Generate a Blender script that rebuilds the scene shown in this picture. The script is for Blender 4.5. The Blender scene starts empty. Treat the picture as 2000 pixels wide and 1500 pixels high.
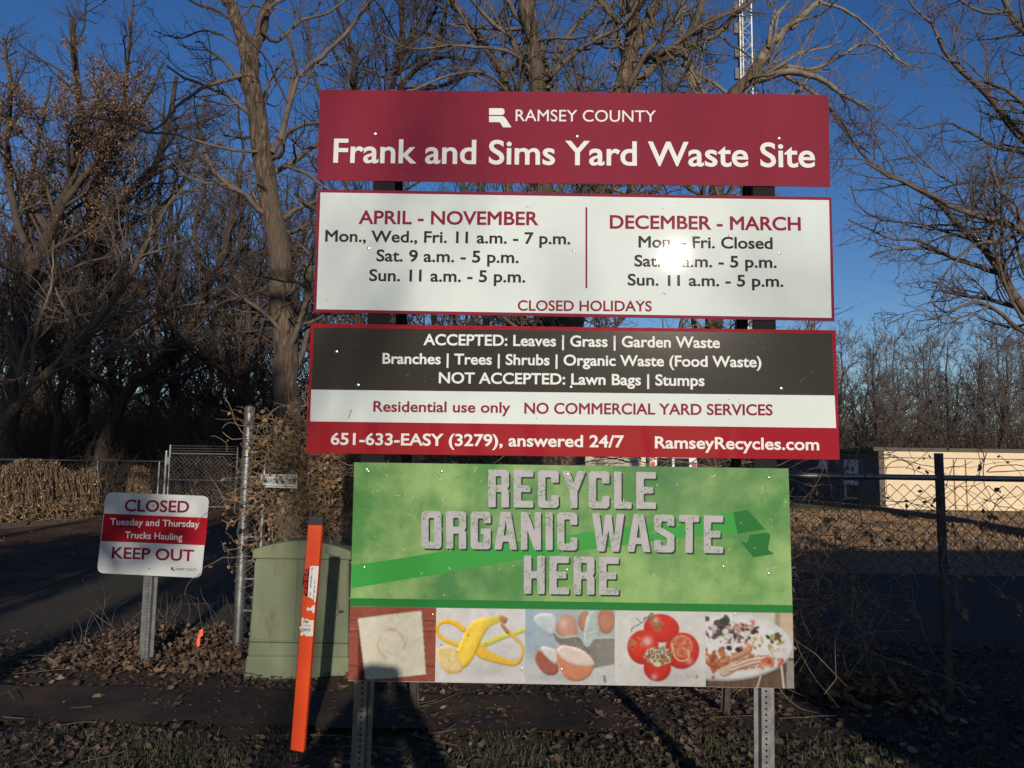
import bpy, math, numpy as np
from mathutils import Vector, Matrix
rng = np.random.default_rng(7)
SC = bpy.context.scene
COL = SC.collection
R_ = math.radians

# ------------------------------------------------------------------ camera, sky, sun, exposure
CAMZ = 1.65
PITCH, ROLL, FPX = R_(6.0), 0.01428, 1503.0
SUN_EL, SUN_AZ = R_(14.1), R_(171.2)          # azimuth clockwise from +Y
Fv = np.array([0, math.cos(PITCH), math.sin(PITCH)])
Uv = np.array([0, -math.sin(PITCH), math.cos(PITCH)])
Rv = np.array([1.0, 0, 0])
R2 = Rv*math.cos(ROLL)+Uv*math.sin(ROLL)
U2 = -Rv*math.sin(ROLL)+Uv*math.cos(ROLL)
CAM = np.array([0, 0, CAMZ])
cd = bpy.data.cameras.new('camera'); cam = bpy.data.objects.new('camera', cd); COL.objects.link(cam)
cd.sensor_width = 36; cd.lens = FPX/2000*36; cd.clip_start = 0.01; cd.clip_end = 2000
m = Matrix.Identity(4)
for i, a in enumerate((R2, U2, -Fv)):
    for j in range(3): m[j][i] = a[j]
for j in range(3): m[j][3] = CAM[j]
cam.matrix_world = m
SC.camera = cam

w = bpy.data.worlds.new('World'); SC.world = w; w.use_nodes = True
nt = w.node_tree; bg = nt.nodes['Background']
sky = nt.nodes.new('ShaderNodeTexSky'); sky.sky_type = 'NISHITA'; sky.sun_disc = False
sky.sun_elevation = SUN_EL; sky.sun_rotation = SUN_AZ
sky.air_density = 1.0; sky.dust_density = 0.3; sky.ozone_density = 2.5; sky.altitude = 200
hs_ = nt.nodes.new('ShaderNodeHueSaturation'); hs_.inputs['Saturation'].default_value = 1.28; hs_.inputs['Hue'].default_value = 0.516
nt.links.new(sky.outputs[0], hs_.inputs['Color']); nt.links.new(hs_.outputs[0], bg.inputs[0]); bg.inputs[1].default_value = 0.122

sl = bpy.data.lights.new('sun', 'SUN'); sun = bpy.data.objects.new('sun', sl); COL.objects.link(sun)
sl.energy = 4.6; sl.angle = R_(0.53); sl.color = (1.0, 0.88, 0.74)
sdir = Vector((math.cos(SUN_EL)*math.sin(SUN_AZ), math.cos(SUN_EL)*math.cos(SUN_AZ), math.sin(SUN_EL)))
sun.rotation_euler = sdir.to_track_quat('Z', 'Y').to_euler(); sun.location = (3, -20, 12)
vs = SC.view_settings
vs.view_transform = 'Standard'; vs.look = 'None'; vs.gamma = 1.0; vs.use_curve_mapping = False
vs.exposure = -0.35

# ------------------------------------------------------------------ helpers
def ray(px, py):
    return Fv + R2*(px-1000)/FPX - U2*(py-750)/FPX
def at(px, py, D):
    d = ray(px, py); return CAM + d*(D/d[1])
def ground_at(px, py, z=0.0):
    d = ray(px, py); return CAM + d*((z-CAMZ)/d[2])

def mesh_np(name, V, F, mat=None, parent=None, smooth=False):
    """V (n,3); F (m,k) array or list of such arrays"""
    me = bpy.data.meshes.new(name)
    Fs = F if isinstance(F, list) else [F]
    Fs = [np.asarray(f, dtype=np.int32) for f in Fs if len(f)]
    V = np.asarray(V, dtype=np.float32)
    me.vertices.add(len(V)); me.vertices.foreach_set('co', V.ravel())
    nl = sum(f.size for f in Fs); nf = sum(len(f) for f in Fs)
    me.loops.add(nl); me.polygons.add(nf)
    me.loops.foreach_set('vertex_index', np.concatenate([f.ravel() for f in Fs]))
    tot = np.concatenate([np.full(len(f), f.shape[1], dtype=np.int32) for f in Fs])
    st = np.concatenate([[0], np.cumsum(tot)[:-1]]).astype(np.int32)
    me.polygons.foreach_set('loop_start', st)
    me.polygons.foreach_set('loop_total', tot)
    if smooth: me.polygons.foreach_set('use_smooth', np.ones(nf, dtype=bool))
    me.update(calc_edges=True); me.validate()
    if mat: me.materials.append(mat)
    return link(name, me, parent)
def link(name, me, parent=None):
    o = bpy.data.objects.new(name, me); COL.objects.link(o)
    if parent is not None: o.parent = parent
    return o
def empty(name, loc, label, cat, group=None):
    o = bpy.data.objects.new(name, None); COL.objects.link(o); o.location = [float(c) for c in loc]
    o.empty_display_size = .1
    tag(o, label, cat, group); return o
def tag(o, label=None, cat=None, group=None, kind=None):
    if label: o['label'] = label
    if cat: o['category'] = cat
    if group: o['group'] = group
    if kind: o['kind'] = kind
    return o
class MB:
    """collects polygon pieces in world space"""
    def __init__(s): s.v = []; s.f = []
    def add(s, vs, fs):
        b = len(s.v); s.v += [tuple(float(c) for c in v) for v in vs]; s.f += [tuple(b+i for i in f) for f in fs]
    def box(s, x0, x1, y0, y1, z0, z1):
        v = [(x, y, z) for z in (z0, z1) for y in (y0, y1) for x in (x0, x1)]
        s.add(v, [(0, 2, 3, 1), (4, 5, 7, 6), (0, 1, 5, 4), (2, 6, 7, 3), (0, 4, 6, 2), (1, 3, 7, 5)])
    def obox(s, a, b, wx, wy, up=(0, 0, 1)):
        a = Vector(a); b = Vector(b); d = (b-a).normalized(); u = Vector(up)
        if abs(d.dot(u)) > .95: u = Vector((0, 1, 0))
        x = d.cross(u).normalized(); y = x.cross(d).normalized()
        v = [p+x*sx*wx/2+y*sy*wy/2 for p in (a, b) for sy in (-1, 1) for sx in (-1, 1)]
        s.add(v, [(0, 2, 3, 1), (4, 5, 7, 6), (0, 1, 5, 4), (2, 6, 7, 3), (0, 4, 6, 2), (1, 3, 7, 5)])
    def tube(s, pts, rad, n=8, cap=True):
        pts = [Vector(p) for p in pts]; k = len(pts)
        if not hasattr(rad, '__len__'): rad = [rad]*k
        vs = []
        ref = Vector((0, 1, 0)) if abs((pts[-1]-pts[0]).normalized().y) < .8 else Vector((0, 0, 1))
        for i, p in enumerate(pts):
            d = (pts[min(i+1, k-1)]-pts[max(i-1, 0)]).normalized()
            x = d.cross(ref).normalized(); y = d.cross(x)
            for j in range(n):
                a = 2*math.pi*j/n; vs.append(p+(x*math.cos(a)+y*math.sin(a))*rad[i])
        fs = [(i*n+j, i*n+(j+1) % n, (i+1)*n+(j+1) % n, (i+1)*n+j) for i in range(k-1) for j in range(n)]
        if cap: fs += [tuple(range(n))[::-1], tuple((k-1)*n+j for j in range(n))]
        s.add(vs, fs)
    def prism(s, poly, fn0, fn1):
        """poly 2D pts; fn0/fn1 map (u,v) to 3-D back/front"""
        n = len(poly); v = [fn0(*p) for p in poly]+[fn1(*p) for p in poly]
        s.add(v, [tuple(range(n))[::-1], tuple(range(n, 2*n))]+[(i, (i+1) % n, n+(i+1) % n, n+i) for i in range(n)])
    def build(s, name, mat, parent=None, smooth=False, bevel=0, seg=2):
        me = bpy.data.meshes.new(name); me.from_pydata(s.v, [], s.f); me.update()
        me.materials.append(mat)
        if smooth:
            me.polygons.foreach_set('use_smooth', np.ones(len(me.polygons), dtype=bool))
            try: me.set_sharp_from_angle(angle=R_(40))
            except Exception: pass
        o = link(name, me, parent)
        if bevel:
            b = o.modifiers.new('bevel', 'BEVEL'); b.width = bevel; b.segments = seg; b.limit_method = 'ANGLE'; b.angle_limit = R_(35)
        if parent is not None and parent.type == 'EMPTY' or (parent is not None):
            pw = PW(parent); me.transform(Matrix.Translation(-pw))
        return o
def PW(p):
    v = Vector((0, 0, 0))
    while p is not None: v += p.location; p = p.parent
    return v

# ------------------------------------------------------------------ materials
def mat(name, col, rough=.8, col2=None, scale=5, detail=4, contrast=(.35, .65), bump=0, bscale=30, bdist=.01, metal=0,
        coat=0, crough=.1, spec=.5, stretch=None, col3=None, s3=1.0, c3=(.45, .6), world=False):
    M = bpy.data.materials.new(name); M.use_nodes = True; t = M.node_tree; p = t.nodes['Principled BSDF']
    p.inputs['Base Color'].default_value = (*col, 1); p.inputs['Roughness'].default_value = rough
    p.inputs['Metallic'].default_value = metal; p.inputs['Specular IOR Level'].default_value = spec
    p.inputs['Coat Weight'].default_value = coat; p.inputs['Coat Roughness'].default_value = crough
    if col2 is not None or bump:
        tc = t.nodes.new('ShaderNodeTexCoord'); mp = t.nodes.new('ShaderNodeMapping')
        src = tc.outputs['Object']
        if world:
            g = t.nodes.new('ShaderNodeNewGeometry'); src = g.outputs['Position']
        t.links.new(src, mp.inputs[0])
        if stretch: mp.inputs['Scale'].default_value = stretch
        def noise(s, d=4):
            n = t.nodes.new('ShaderNodeTexNoise'); n.inputs['Scale'].default_value = s; n.inputs['Detail'].default_value = d
            n.inputs['Roughness'].default_value = .62
            t.links.new(mp.outputs[0], n.inputs['Vector']); return n
        if col2 is not None:
            n = noise(scale, detail); r = t.nodes.new('ShaderNodeMapRange')
            r.inputs[1].default_value, r.inputs[2].default_value = contrast
            t.links.new(n.outputs[0], r.inputs[0])
            mx = t.nodes.new('ShaderNodeMix'); mx.data_type = 'RGBA'
            mx.inputs[6].default_value = (*col, 1); mx.inputs[7].default_value = (*col2, 1)
            t.links.new(r.outputs[0], mx.inputs[0]); out = mx.outputs[2]
            if col3 is not None:
                n3 = noise(s3, 5); r3 = t.nodes.new('ShaderNodeMapRange')
                r3.inputs[1].default_value, r3.inputs[2].default_value = c3
                t.links.new(n3.outputs[0], r3.inputs[0])
                m3 = t.nodes.new('ShaderNodeMix'); m3.data_type = 'RGBA'
                t.links.new(r3.outputs[0], m3.inputs[0]); t.links.new(out, m3.inputs[6]); m3.inputs[7].default_value = (*col3, 1)
                out = m3.outputs[2]
            t.links.new(out, p.inputs['Base Color'])
        if bump:
            nb = noise(bscale, 5); b = t.nodes.new('ShaderNodeBump'); b.inputs['Strength'].default_value = bump
            b.inputs['Distance'].default_value = bdist
            t.links.new(nb.outputs[0], b.inputs['Height']); t.links.new(b.outputs[0], p.inputs['Normal'])
    return M
def leaf_mat(name, cols, rough=.85, trans=.2):
    """random colour per leaf (island)"""
    M = bpy.data.materials.new(name); M.use_nodes = True; t = M.node_tree; p = t.nodes['Principled BSDF']
    g = t.nodes.new('ShaderNodeNewGeometry'); r = t.nodes.new('ShaderNodeValToRGB')
    while len(r.color_ramp.elements) < len(cols): r.color_ramp.elements.new(.5)
    for i, c in enumerate(cols):
        r.color_ramp.elements[i].position = i/(len(cols)-1); r.color_ramp.elements[i].color = (*c, 1)
    t.links.new(g.outputs['Random Per Island'], r.inputs[0]); t.links.new(r.outputs[0], p.inputs['Base Color'])
    p.inputs['Roughness'].default_value = rough
    return M
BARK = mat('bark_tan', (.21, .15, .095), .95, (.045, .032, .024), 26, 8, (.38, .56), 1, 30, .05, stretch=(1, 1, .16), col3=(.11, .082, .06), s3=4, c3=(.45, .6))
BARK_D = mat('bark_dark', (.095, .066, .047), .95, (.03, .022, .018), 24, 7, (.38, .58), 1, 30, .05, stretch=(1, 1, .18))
TWIG = mat('twig_grey', (.16, .125, .095), .9, (.09, .068, .052), 3, 2)
TWIG_D = mat('twig_dark', (.085, .06, .044), .9, (.05, .037, .029), 3, 2)
TWIG_P = mat('twig_pale', (.27, .22, .16), .9, (.15, .115, .08), 3, 2)
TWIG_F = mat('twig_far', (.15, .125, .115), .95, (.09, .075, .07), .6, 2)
GALV = mat('galvanised', (.27, .28, .28), .45, (.17, .18, .19), 18, 4, (.35, .65), .1, 60, .002, metal=.75)
GALV_D = mat('weathered_wire', (.13, .12, .11), .6, (.07, .06, .055), 30, 3, metal=.4)
BLACKM = mat('black_metal', (.02, .02, .022), .9, spec=.08)

# ------------------------------------------------------------------ setting: ground
def value_noise(x, y, s, seed):
    r = np.random.default_rng(seed); T = r.random((64, 64))
    u = x*s; v = y*s; i = np.floor(u).astype(int); j = np.floor(v).astype(int); fu = u-i; fv = v-j
    fu = fu*fu*(3-2*fu); fv = fv*fv*(3-2*fv)
    g = lambda a, b: T[a % 64, b % 64]
    return (g(i, j)*(1-fu)+g(i+1, j)*fu)*(1-fv)+(g(i, j+1)*(1-fu)+g(i+1, j+1)*fu)*fv
def gz(x, y):
    x = np.asarray(x, float); y = np.asarray(y, float)
    near = np.clip((14-y)/6, 0, 1)*np.clip((y-3)/1, 0, 1)
    h = .05*(value_noise(x, y, .9, 1)-.5)+.035*(value_noise(x, y, 3.1, 2)-.5)
    near = near*(1-np.clip((y-6.9)/.6, 0, 1)*np.clip((-4.0-x)/.8, 0, 1))*(1-np.clip((y-6.6)/.5, 0, 1)*np.clip((x+2)/1, 0, 1))
    yard = np.clip((y-13.2)/1.5, 0, 1)*np.clip((x+1.5)/2, 0, 1)*np.clip((31-y)/3, 0, 1)
    h2 = .24*(value_noise(x*.4, y, .9, 3)-.5)+.07*(value_noise(x, y, 2.2, 4)-.5)
    return h*near+h2*yard-.02
def grid_sheet(name, xs, ys, mat_, zf):
    X, Y = np.meshgrid(xs, ys); Z = zf(X, Y)
    V = np.stack([X, Y, Z], -1).reshape(-1, 3); nx, ny = len(xs), len(ys)
    i = np.arange(ny-1)[:, None]*nx+np.arange(nx-1)[None, :]
    F = np.stack([i, i+1, i+nx+1, i+nx], -1).reshape(-1, 4)
    return mesh_np(name, V, F, mat_, smooth=True)
G_SOIL = mat('soil', (.08, .048, .028), .95, (.042, .027, .017), 4, 8, (.3, .7), 1, 45, .06, col3=(.045, .048, .02), s3=.8, c3=(.48, .6), world=True)
G_YARD = mat('yard_dirt', (.50, .31, .17), .95, (.32, .20, .11), 3, 8, (.3, .7), 1, 11, .5, col3=(.16, .12, .06), s3=.25, c3=(.55, .65), world=True)
xs = np.unique(np.concatenate([np.linspace(-600, -30, 20), np.linspace(-30, -7, 40), np.linspace(-7, 7, 180), np.linspace(7, 32, 100), np.linspace(32, 600, 20)]))
ys = np.unique(np.concatenate([np.linspace(-200, -2, 20), np.linspace(-2, 3, 8), np.linspace(3, 9, 110), np.linspace(9, 36, 160), np.linspace(36, 900, 22)]))
g = grid_sheet('ground', xs, ys, G_SOIL, gz); tag(g, kind='structure')
def patch(name, poly, z, M, sub=None):
    """flat-ish sheet following the ground, cut as a grid clipped to a polygon-like quad strip"""
    L, Rr = poly                                 # two edge polylines of the same length, strip between
    n = len(L); V = []; k = 10; mm = 8
    L = [Vector(p) for p in L]; Rr = [Vector(p) for p in Rr]
    rows = []
    for i in range(n-1):
        for s in range(mm): rows.append((L[i].lerp(L[i+1], s/mm), Rr[i].lerp(Rr[i+1], s/mm)))
    rows.append((L[-1], Rr[-1]))
    for a, b in rows:
        for j in range(k+1):
            p = a.lerp(b, j/k); V.append((p.x, p.y, z))
    F = [(i*(k+1)+j, i*(k+1)+j+1, (i+1)*(k+1)+j+1, (i+1)*(k+1)+j) for i in range(len(rows)-1) for j in range(k)]
    o = mesh_np(name, V, np.array(F), M); tag(o, kind='structure'); return o
ASPH = mat('old_asphalt', (.105, .060, .034), .95, (.055, .033, .02), 2.5, 7, (.35, .65), .6, 70, .01, col3=(.17, .098, .055), s3=.35, c3=(.48, .66), world=True, spec=.15)
DIRT = mat('roadside_dirt', (.24, .15, .09), .95, (.12, .075, .045), 5, 8, (.3, .7), 1, 40, .03, world=True)
PATHM = mat('path_asphalt', (.062, .05, .042), .95, (.036, .03, .026), 6, 7, (.3, .7), .9, 90, .012, world=True, spec=.15, col3=(.09,.062,.04), s3=1.7, c3=(.45,.6))
patch('road', ([(-40, 17.5), (-13.6, 17.5), (-11.6, 25), (-12, 60)], [(-40, 7.4), (-5.6, 7.5), (-8.3, 24.6), (-8.3, 60)]), -.012, ASPH)
patch('verge_dirt', ([(-18, 17.0), (-14, 18.2), (-12.7, 21), (-11.5, 25)], [(-16, 15.2), (-12.4, 16.0), (-11.3, 20), (-10.9, 24.8)]), -.004, DIRT)
pa = np.linspace(-5.4, 2.6, 34); r_ = np.random.default_rng(4)
patch('path', ([(x, 5.72-.02*x+r_.normal()*.025) for x in pa], [(x, 4.98-.02*x+r_.normal()*.03) for x in pa]), .012, PATHM)
YA = np.linspace(-2.5, 31, 170); YB = np.linspace(12.6, 31.3, 150)
o = grid_sheet('dirt_yard', YA, YB, G_YARD, lambda X, Y: gz(X, Y)+.012); tag(o, kind='structure')
ASPH2 = mat('yard_asphalt', (.035, .034, .036), .95, (.05, .045, .042), 2, 7, (.3, .7), .8, 50, .02, world=True, spec=.12)
patch('paved_yard', ([(-2.2, 7.2), (32, 6.9)], [(-2.2, 13.4), (32, 13.0)]), -.012, ASPH2)
GRASSM = mat('dry_grass_strip', (.12, .11, .04), .95, (.17, .12, .06), 2, 8, (.3, .7), 1, 30, .08, world=True)
o = patch('grass_strip', ([(4, 31.2), (45, 31.2)], [(4, 60), (45, 60)]), .03, GRASSM)

# ------------------------------------------------------------------ branches
def unit(a): return a/np.maximum(np.linalg.norm(a, axis=-1, keepdims=True), 1e-9)
def tubes(P, Rd, sides):
    N, K, _ = P.shape
    T = np.empty_like(P); T[:, 1:-1] = P[:, 2:]-P[:, :-2]; T[:, 0] = P[:, 1]-P[:, 0]; T[:, -1] = P[:, -1]-P[:, -2]
    T = unit(T); m_ = unit(P[:, -1]-P[:, 0])
    ref = np.where(np.abs(m_[:, 2:3]) > .75, np.array([[0., 1., 0.]]), np.array([[0., 0., 1.]]))
    X = unit(np.cross(T, ref[:, None, :])); Y = np.cross(T, X)
    a = np.arange(sides)*2*np.pi/sides
    V = P[:, :, None, :]+(X[:, :, None, :]*np.cos(a)[None, None, :, None]+Y[:, :, None, :]*np.sin(a)[None, None, :, None])*Rd[:, :, None, None]
    base = (np.arange(N)*K*sides)[:, None, None]+(np.arange(K-1)*sides)[None, :, None]
    j = np.arange(sides)[None, None, :]; j2 = (j+1) % sides
    F = np.stack([base+j, base+j2, base+sides+j2, base+sides+j], -1).reshape(-1, 4)
    return V.reshape(-1, 3), F
def join(parts):
    Vs, Fs, b = [], [], 0
    for V, F in parts:
        Vs.append(V); Fs.append(F+b); b += len(V)
    return np.concatenate(Vs), np.concatenate(Fs)
def grow(P, Rd, dens, r, tr=(.2, 1.), ang=(30, 65), lf=.45, lmin=.15, lmax=3., K=6, wig=.25, up=.05, rf=.6, rmin=.003, rtip=.35, sub=None):
    seg = np.linalg.norm(np.diff(P, axis=1), axis=-1); L = seg.sum(1)
    n = np.maximum(1, np.round(L*dens*r.uniform(.7, 1.3, len(L)))).astype(int)
    idx = np.repeat(np.arange(len(L)), n); M = len(idx)
    t = r.uniform(tr[0], tr[1], M); Kp = P.shape[1]
    f = t*(Kp-1); i = np.minimum(f.astype(int), Kp-2); fr = (f-i)[:, None]
    p = P[idx, i]*(1-fr)+P[idx, i+1]*fr; rr = Rd[idx, i]*(1-fr[:, 0])+Rd[idx, i+1]*fr[:, 0]
    T = unit(P[idx, i+1]-P[idx, i])
    rv = r.normal(size=(M, 3)); pr = unit(rv-(rv*T).sum(1, keepdims=True)*T)
    a = np.radians(r.uniform(ang[0], ang[1], M))[:, None]
    d = T*np.cos(a)+pr*np.sin(a)
    ln = np.clip(L[idx]*lf*(1.15-.7*t)*r.uniform(.5, 1.3, M), lmin, lmax)
    out = np.empty((M, K, 3)); out[:, 0] = p
    for k in range(1, K):
        d = unit(d+r.normal(size=(M, 3))*wig+np.array([0, 0, up]))
        out[:, k] = out[:, k-1]+d*(ln/(K-1))[:, None]
    r0 = np.maximum(np.minimum(rr*rf, ln*.022+.002), rmin)
    R2_ = r0[:, None]*np.linspace(1, rtip, K)[None, :]; R2_ = np.maximum(R2_, rmin*.6)
    return out, R2_
def catmull(pts, K):
    pts = np.asarray(pts, float); n = len(pts)
    if n == 2: return pts[0]+(pts[1]-pts[0])*np.linspace(0, 1, K)[:, None]
    e = np.concatenate([[2*pts[0]-pts[1]], pts, [2*pts[-1]-pts[-2]]])
    s = np.concatenate([[0], np.cumsum(np.linalg.norm(np.diff(pts, axis=0), axis=1))]); s /= s[-1]
    out = []
    for u in np.linspace(0, 1, K):
        i = min(np.searchsorted(s, u, side='right')-1, n-2); f = (u-s[i])/(s[i+1]-s[i])
        a, b, c, d = e[i:i+4]
        out.append(.5*((2*b)+(c-a)*f+(2*a-5*b+4*c-d)*f*f+(3*b-a-3*c+d)*f**3))
    return np.array(out)
KL = 24
def limb(px, D, w0, w1, D1=None, r=rng, wob=.02):
    """a limb through photographed positions, from distance D to D1, with real thickness"""
    D1 = D if D1 is None else D1
    n = len(px); pts = [at(x, y, D+(D1-D)*i/(n-1)) for i, (x, y) in enumerate(px)]
    P = catmull(pts, KL)
    P[1:] += r.normal(size=(KL-1, 3))*min(wob, w1/2/FPX*D*.35)
    return P, np.linspace(w0, w1, KL)/2/FPX*D
def finish_tree(root, limbs, heavy, lv, r, mt, mtw, leaves=None):
    """limbs: list of (P,R); heavy = number of leading ones that are the trunk part"""
    loc = np.array(root.location)
    TP = np.stack([l[0] for l in limbs])-loc; TR = np.stack([l[1] for l in limbs])
    V, F = tubes(TP[:heavy], TR[:heavy], 12)
    mesh_np('trunk', V, F, mt, root, True)
    parts = []
    if len(TP) > heavy: parts.append(tubes(TP[heavy:], TR[heavy:], 7))
    cur = [(TP, TR)]; P, Rr = TP, TR; last = None
    for i, kw in enumerate(lv):
        P, Rr = grow(P, Rr, r=r, **kw)
        ok = P[:, :, 2].min(1) > -loc[2]+.3
        P, Rr = P[ok], Rr[ok]
        parts.append(tubes(P, Rr, 5 if i == 0 else (4 if i == 1 and len(P) < 3000 else 3)))
        last = P
    V, F = join(parts)
    mesh_np('crown', V, F, mtw, root, True)
    return last
def leaf_quads(pts, size, r, droop=True):
    n = len(pts); s = size*r.uniform(.6, 1.4, n)[:, None]
    d = unit(r.normal(size=(n, 3))+np.array([0, 0, -.8 if droop else 0])); q = unit(np.cross(d, r.normal(size=(n, 3))))
    a = pts; b = pts+d*s*.5+q*s*.3; c = pts+d*s; e = pts+d*s*.5-q*s*.3+np.cross(d, q)*s*.12
    V = np.stack([a, b, c, e], 1).reshape(-1, 3); F = np.arange(4*n).reshape(n, 4)
    return V, F

# levels used by near trees
def levels(den=1.0, fine=1.0, up=.04, rm=.0032, L1max=2.6):
    fine *= 1.6; den *= 1.3
    return [dict(dens=1.5*den, ang=(28, 62), lf=.36, lmin=.5, lmax=L1max, K=9, wig=.20, up=up, rf=.42, rmin=.0075),
            dict(dens=2.8*den, ang=(30, 65), lf=.48, lmin=.3, lmax=1.3, K=7, wig=.24, up=up, rf=.5, rmin=.005),
            dict(dens=4.2*fine, ang=(28, 62), lf=.55, lmin=.18, lmax=.7, K=5, wig=.26, up=up, rf=.55, rmin=rm)]
# T1: the tall tree left of the sign
r = np.random.default_rng(11); D = 12.0
b = at(566, 905, D); b[2] = 0
T1 = empty('tall_tree', b, 'tall tan barked bare tree rising just left of the big sign, forked near the top', 'tree')
base = limb([(573, 1050), (563, 840), (560, 700), (553, 600), (547, 500), (530, 400), (513, 300), (497, 200), (486, 110)], D, 54, 37)
base[1][:3] *= [1.25, 1.12, 1.05]
L = [base,
     limb([(486, 112), (466, 50), (447, 0), (436, -60), (420, -150)], D, 30, 15),
     limb([(488, 115), (510, 62), (527, 0), (540, -60), (565, -150)], D, 27, 13, 12.6),
     limb([(492, 140), (465, 150), (430, 160), (392, 174), (350, 205), (335, 222), (312, 246), (285, 262)], D, 9, 4, 11),
     limb([(525, 285), (502, 296), (470, 295), (430, 288), (390, 277), (340, 262), (288, 258), (228, 237), (150, 228)], D, 7, 2.5, 10.8),
     limb([(530, 300), (548, 270), (564, 204), (588, 144), (630, 108), (680, 60), (720, 5), (770, -70)], D, 14, 6, 13),
     limb([(533, 310), (550, 300), (560, 262), (598, 243), (640, 236), (690, 200)], D, 10, 4, 11),
     limb([(545, 330), (556, 325), (600, 340), (640, 370)], D, 8, 4, 11.2),
     limb([(510, 60), (540, 80), (590, 40), (640, 25), (700, -20)], D, 9, 4, 13),
     limb([(552, 430), (575, 412), (612, 395), (660, 380)], D, 12, 5, 13),
     limb([(552, 455), (580, 450), (615, 430)], D, 9, 5, 13),
     limb([(488, 120), (455, 80), (400, 60), (350, 75), (300, 60)], D, 6, 2, 13),
     limb([(500, 70), (520, 20), (600, -30), (640, -80)], D, 10, 4, 12),
     limb([(460, 40), (420, 20), (370, 0), (330, -40)], D, 8, 3, 11.5)]
finish_tree(T1, L, 3, levels(1.35, .95), r, BARK, TWIG)
# T3: multi-stem tree behind the sign
r = np.random.default_rng(12); D = 12.5
b = at(1105, 905, D); b[2] = 0
T3 = empty('multi_stem_tree', b, 'big bare multi-stem tree standing directly behind the maroon and white signs', 'tree')
L = [limb([(1095, 1070), (1090, 900), (1105, 640), (1062, 370), (1050, 175), (1043, 90), (1025, 0), (1005, -130)], D, 62, 24),
     limb([(1100, 1070), (1110, 900), (1115, 640), (1170, 375), (1213, 180), (1232, 90), (1240, 40), (1232, -30), (1225, -130)], D, 56, 24),
     limb([(1085, 1070), (1070, 880), (1060, 640), (992, 370), (990, 180), (962, 110), (925, 60), (885, 0), (850, -70)], D, 32, 12, 13.4),
     limb([(1235, 95), (1262, 50), (1285, 0), (1310, -80)], D, 28, 15, 12),
     limb([(1063, 300), (1072, 180), (1064, 120), (1045, 60), (1040, 0), (1050, -80)], D, 20, 10, 13.5),
     limb([(1070, 175), (1085, 120), (1115, 60), (1160, 10), (1200, -60)], D, 12, 7, 13),
     limb([(1225, 175), (1262, 140), (1300, 105), (1350, 60), (1372, 0), (1390, -70)], D, 19, 11, 12),
     limb([(1262, 140), (1320, 105), (1395, 70), (1440, 25), (1500, -40)], D, 15, 8, 11.6),
     limb([(1050, 150), (1010, 110), (960, 95), (880, 90), (800, 95), (735, 60)], D, 8, 3, 11.4),
     limb([(990, 178), (960, 150), (920, 140), (870, 150), (800, 178), (760, 175)], D, 7, 3, 11.4),
     limb([(1240, 60), (1200, 35), (1170, 0), (1130, -60)], D, 12, 6, 12),
     limb([(1040, 80), (1085, 75), (1150, 70), (1185, 30)], D, 7, 3, 11.5),
     limb([(1105, 640), (1160, 560), (1240, 420), (1290, 360), (1420, 250)], D, 16, 6, 13.5)]
finish_tree(T3, L, 3, levels(1.5, 1.0), r, BARK, TWIG)
# pale drooping twigs on that tree
P0 = np.stack([l[0] for l in L])-np.array(T3.location); R0 = np.stack([l[1] for l in L])
sel = [1, 3, 6, 7]
Pp, Rp = grow(P0[sel], R0[sel], r=r, dens=16, tr=(.5, 1), ang=(50, 90), lf=.25, lmin=.3, lmax=1.1, K=8, wig=.3, up=-.32, rf=.1, rmin=.005)
V, F = tubes(Pp, Rp, 3); o = mesh_np('drooping_twigs', V, F, TWIG_P, T3, True); tag(o, kind='stuff')
# left neighbour of T3 seen between T1 and the sign top
r = np.random.default_rng(13); D = 15
b = at(745, 905, D); b[2] = 0
T4 = empty('dark_limbed_tree', b, 'bare tree with dark arching limbs above the left end of the maroon sign', 'tree')
L = [limb([(745, 1030), (740, 700), (735, 400), (745, 230), (775, 140), (785, 60), (780, -60)], D, 24, 9),
     limb([(738, 300), (700, 200), (690, 100), (660, 20), (640, -60)], D, 14, 5, 14),
     limb([(740, 260), (790, 160), (850, 100), (870, 20), (900, -60)], D, 14, 6, 14),
     limb([(740, 330), (680, 280), (640, 220), (610, 130), (600, 30)], D, 12, 5, 15.5),
     limb([(742, 240), (820, 180), (900, 150), (960, 60)], D, 12, 5, 16),
     limb([(735, 420), (660, 430), (600, 400), (575, 380)], D, 12, 5, 15.5),
     limb([(785, 90), (830, 60), (850, 20), (880, -40)], D, 9, 4, 14)]
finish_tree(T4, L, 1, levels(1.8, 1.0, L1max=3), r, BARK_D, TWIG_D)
# right of the tower: tan tree leaning right
r = np.random.default_rng(14); D = 12
b = at(1400, 905, D); b[2] = 0
T6 = empty('leaning_tree', b, 'tan bare tree leaning right behind the upper right corner of the maroon sign', 'tree')
L = [limb([(1380, 1070), (1390, 800), (1395, 500), (1410, 300), (1435, 185), (1465, 150), (1485, 120)], D, 46, 24),
     limb([(1450, 165), (1500, 150), (1540, 140), (1590, 150), (1640, 180), (1700, 215)], D, 18, 5, 11),
     limb([(1480, 125), (1505, 85), (1545, 50), (1600, 5), (1650, -40)], D, 20, 9, 12.5),
     limb([(1485, 150), (1530, 130), (1590, 135), (1640, 110), (1700, 85), (1760, 120)], D, 10, 4, 11.5),
     limb([(1500, 95), (1510, 40), (1540, 0), (1560, -60)], D, 9, 4, 13),
     limb([(1600, 5), (1650, 20), (1705, 60), (1760, 120), (1800, 130)], D, 7, 3, 13),
     limb([(1530, 145), (1600, 190), (1625, 220), (1660, 270), (1700, 300)], D, 8, 3, 11),
     limb([(1420, 280), (1350, 150), (1330, 60), (1345, -30)], D, 12, 6, 13)]
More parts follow.
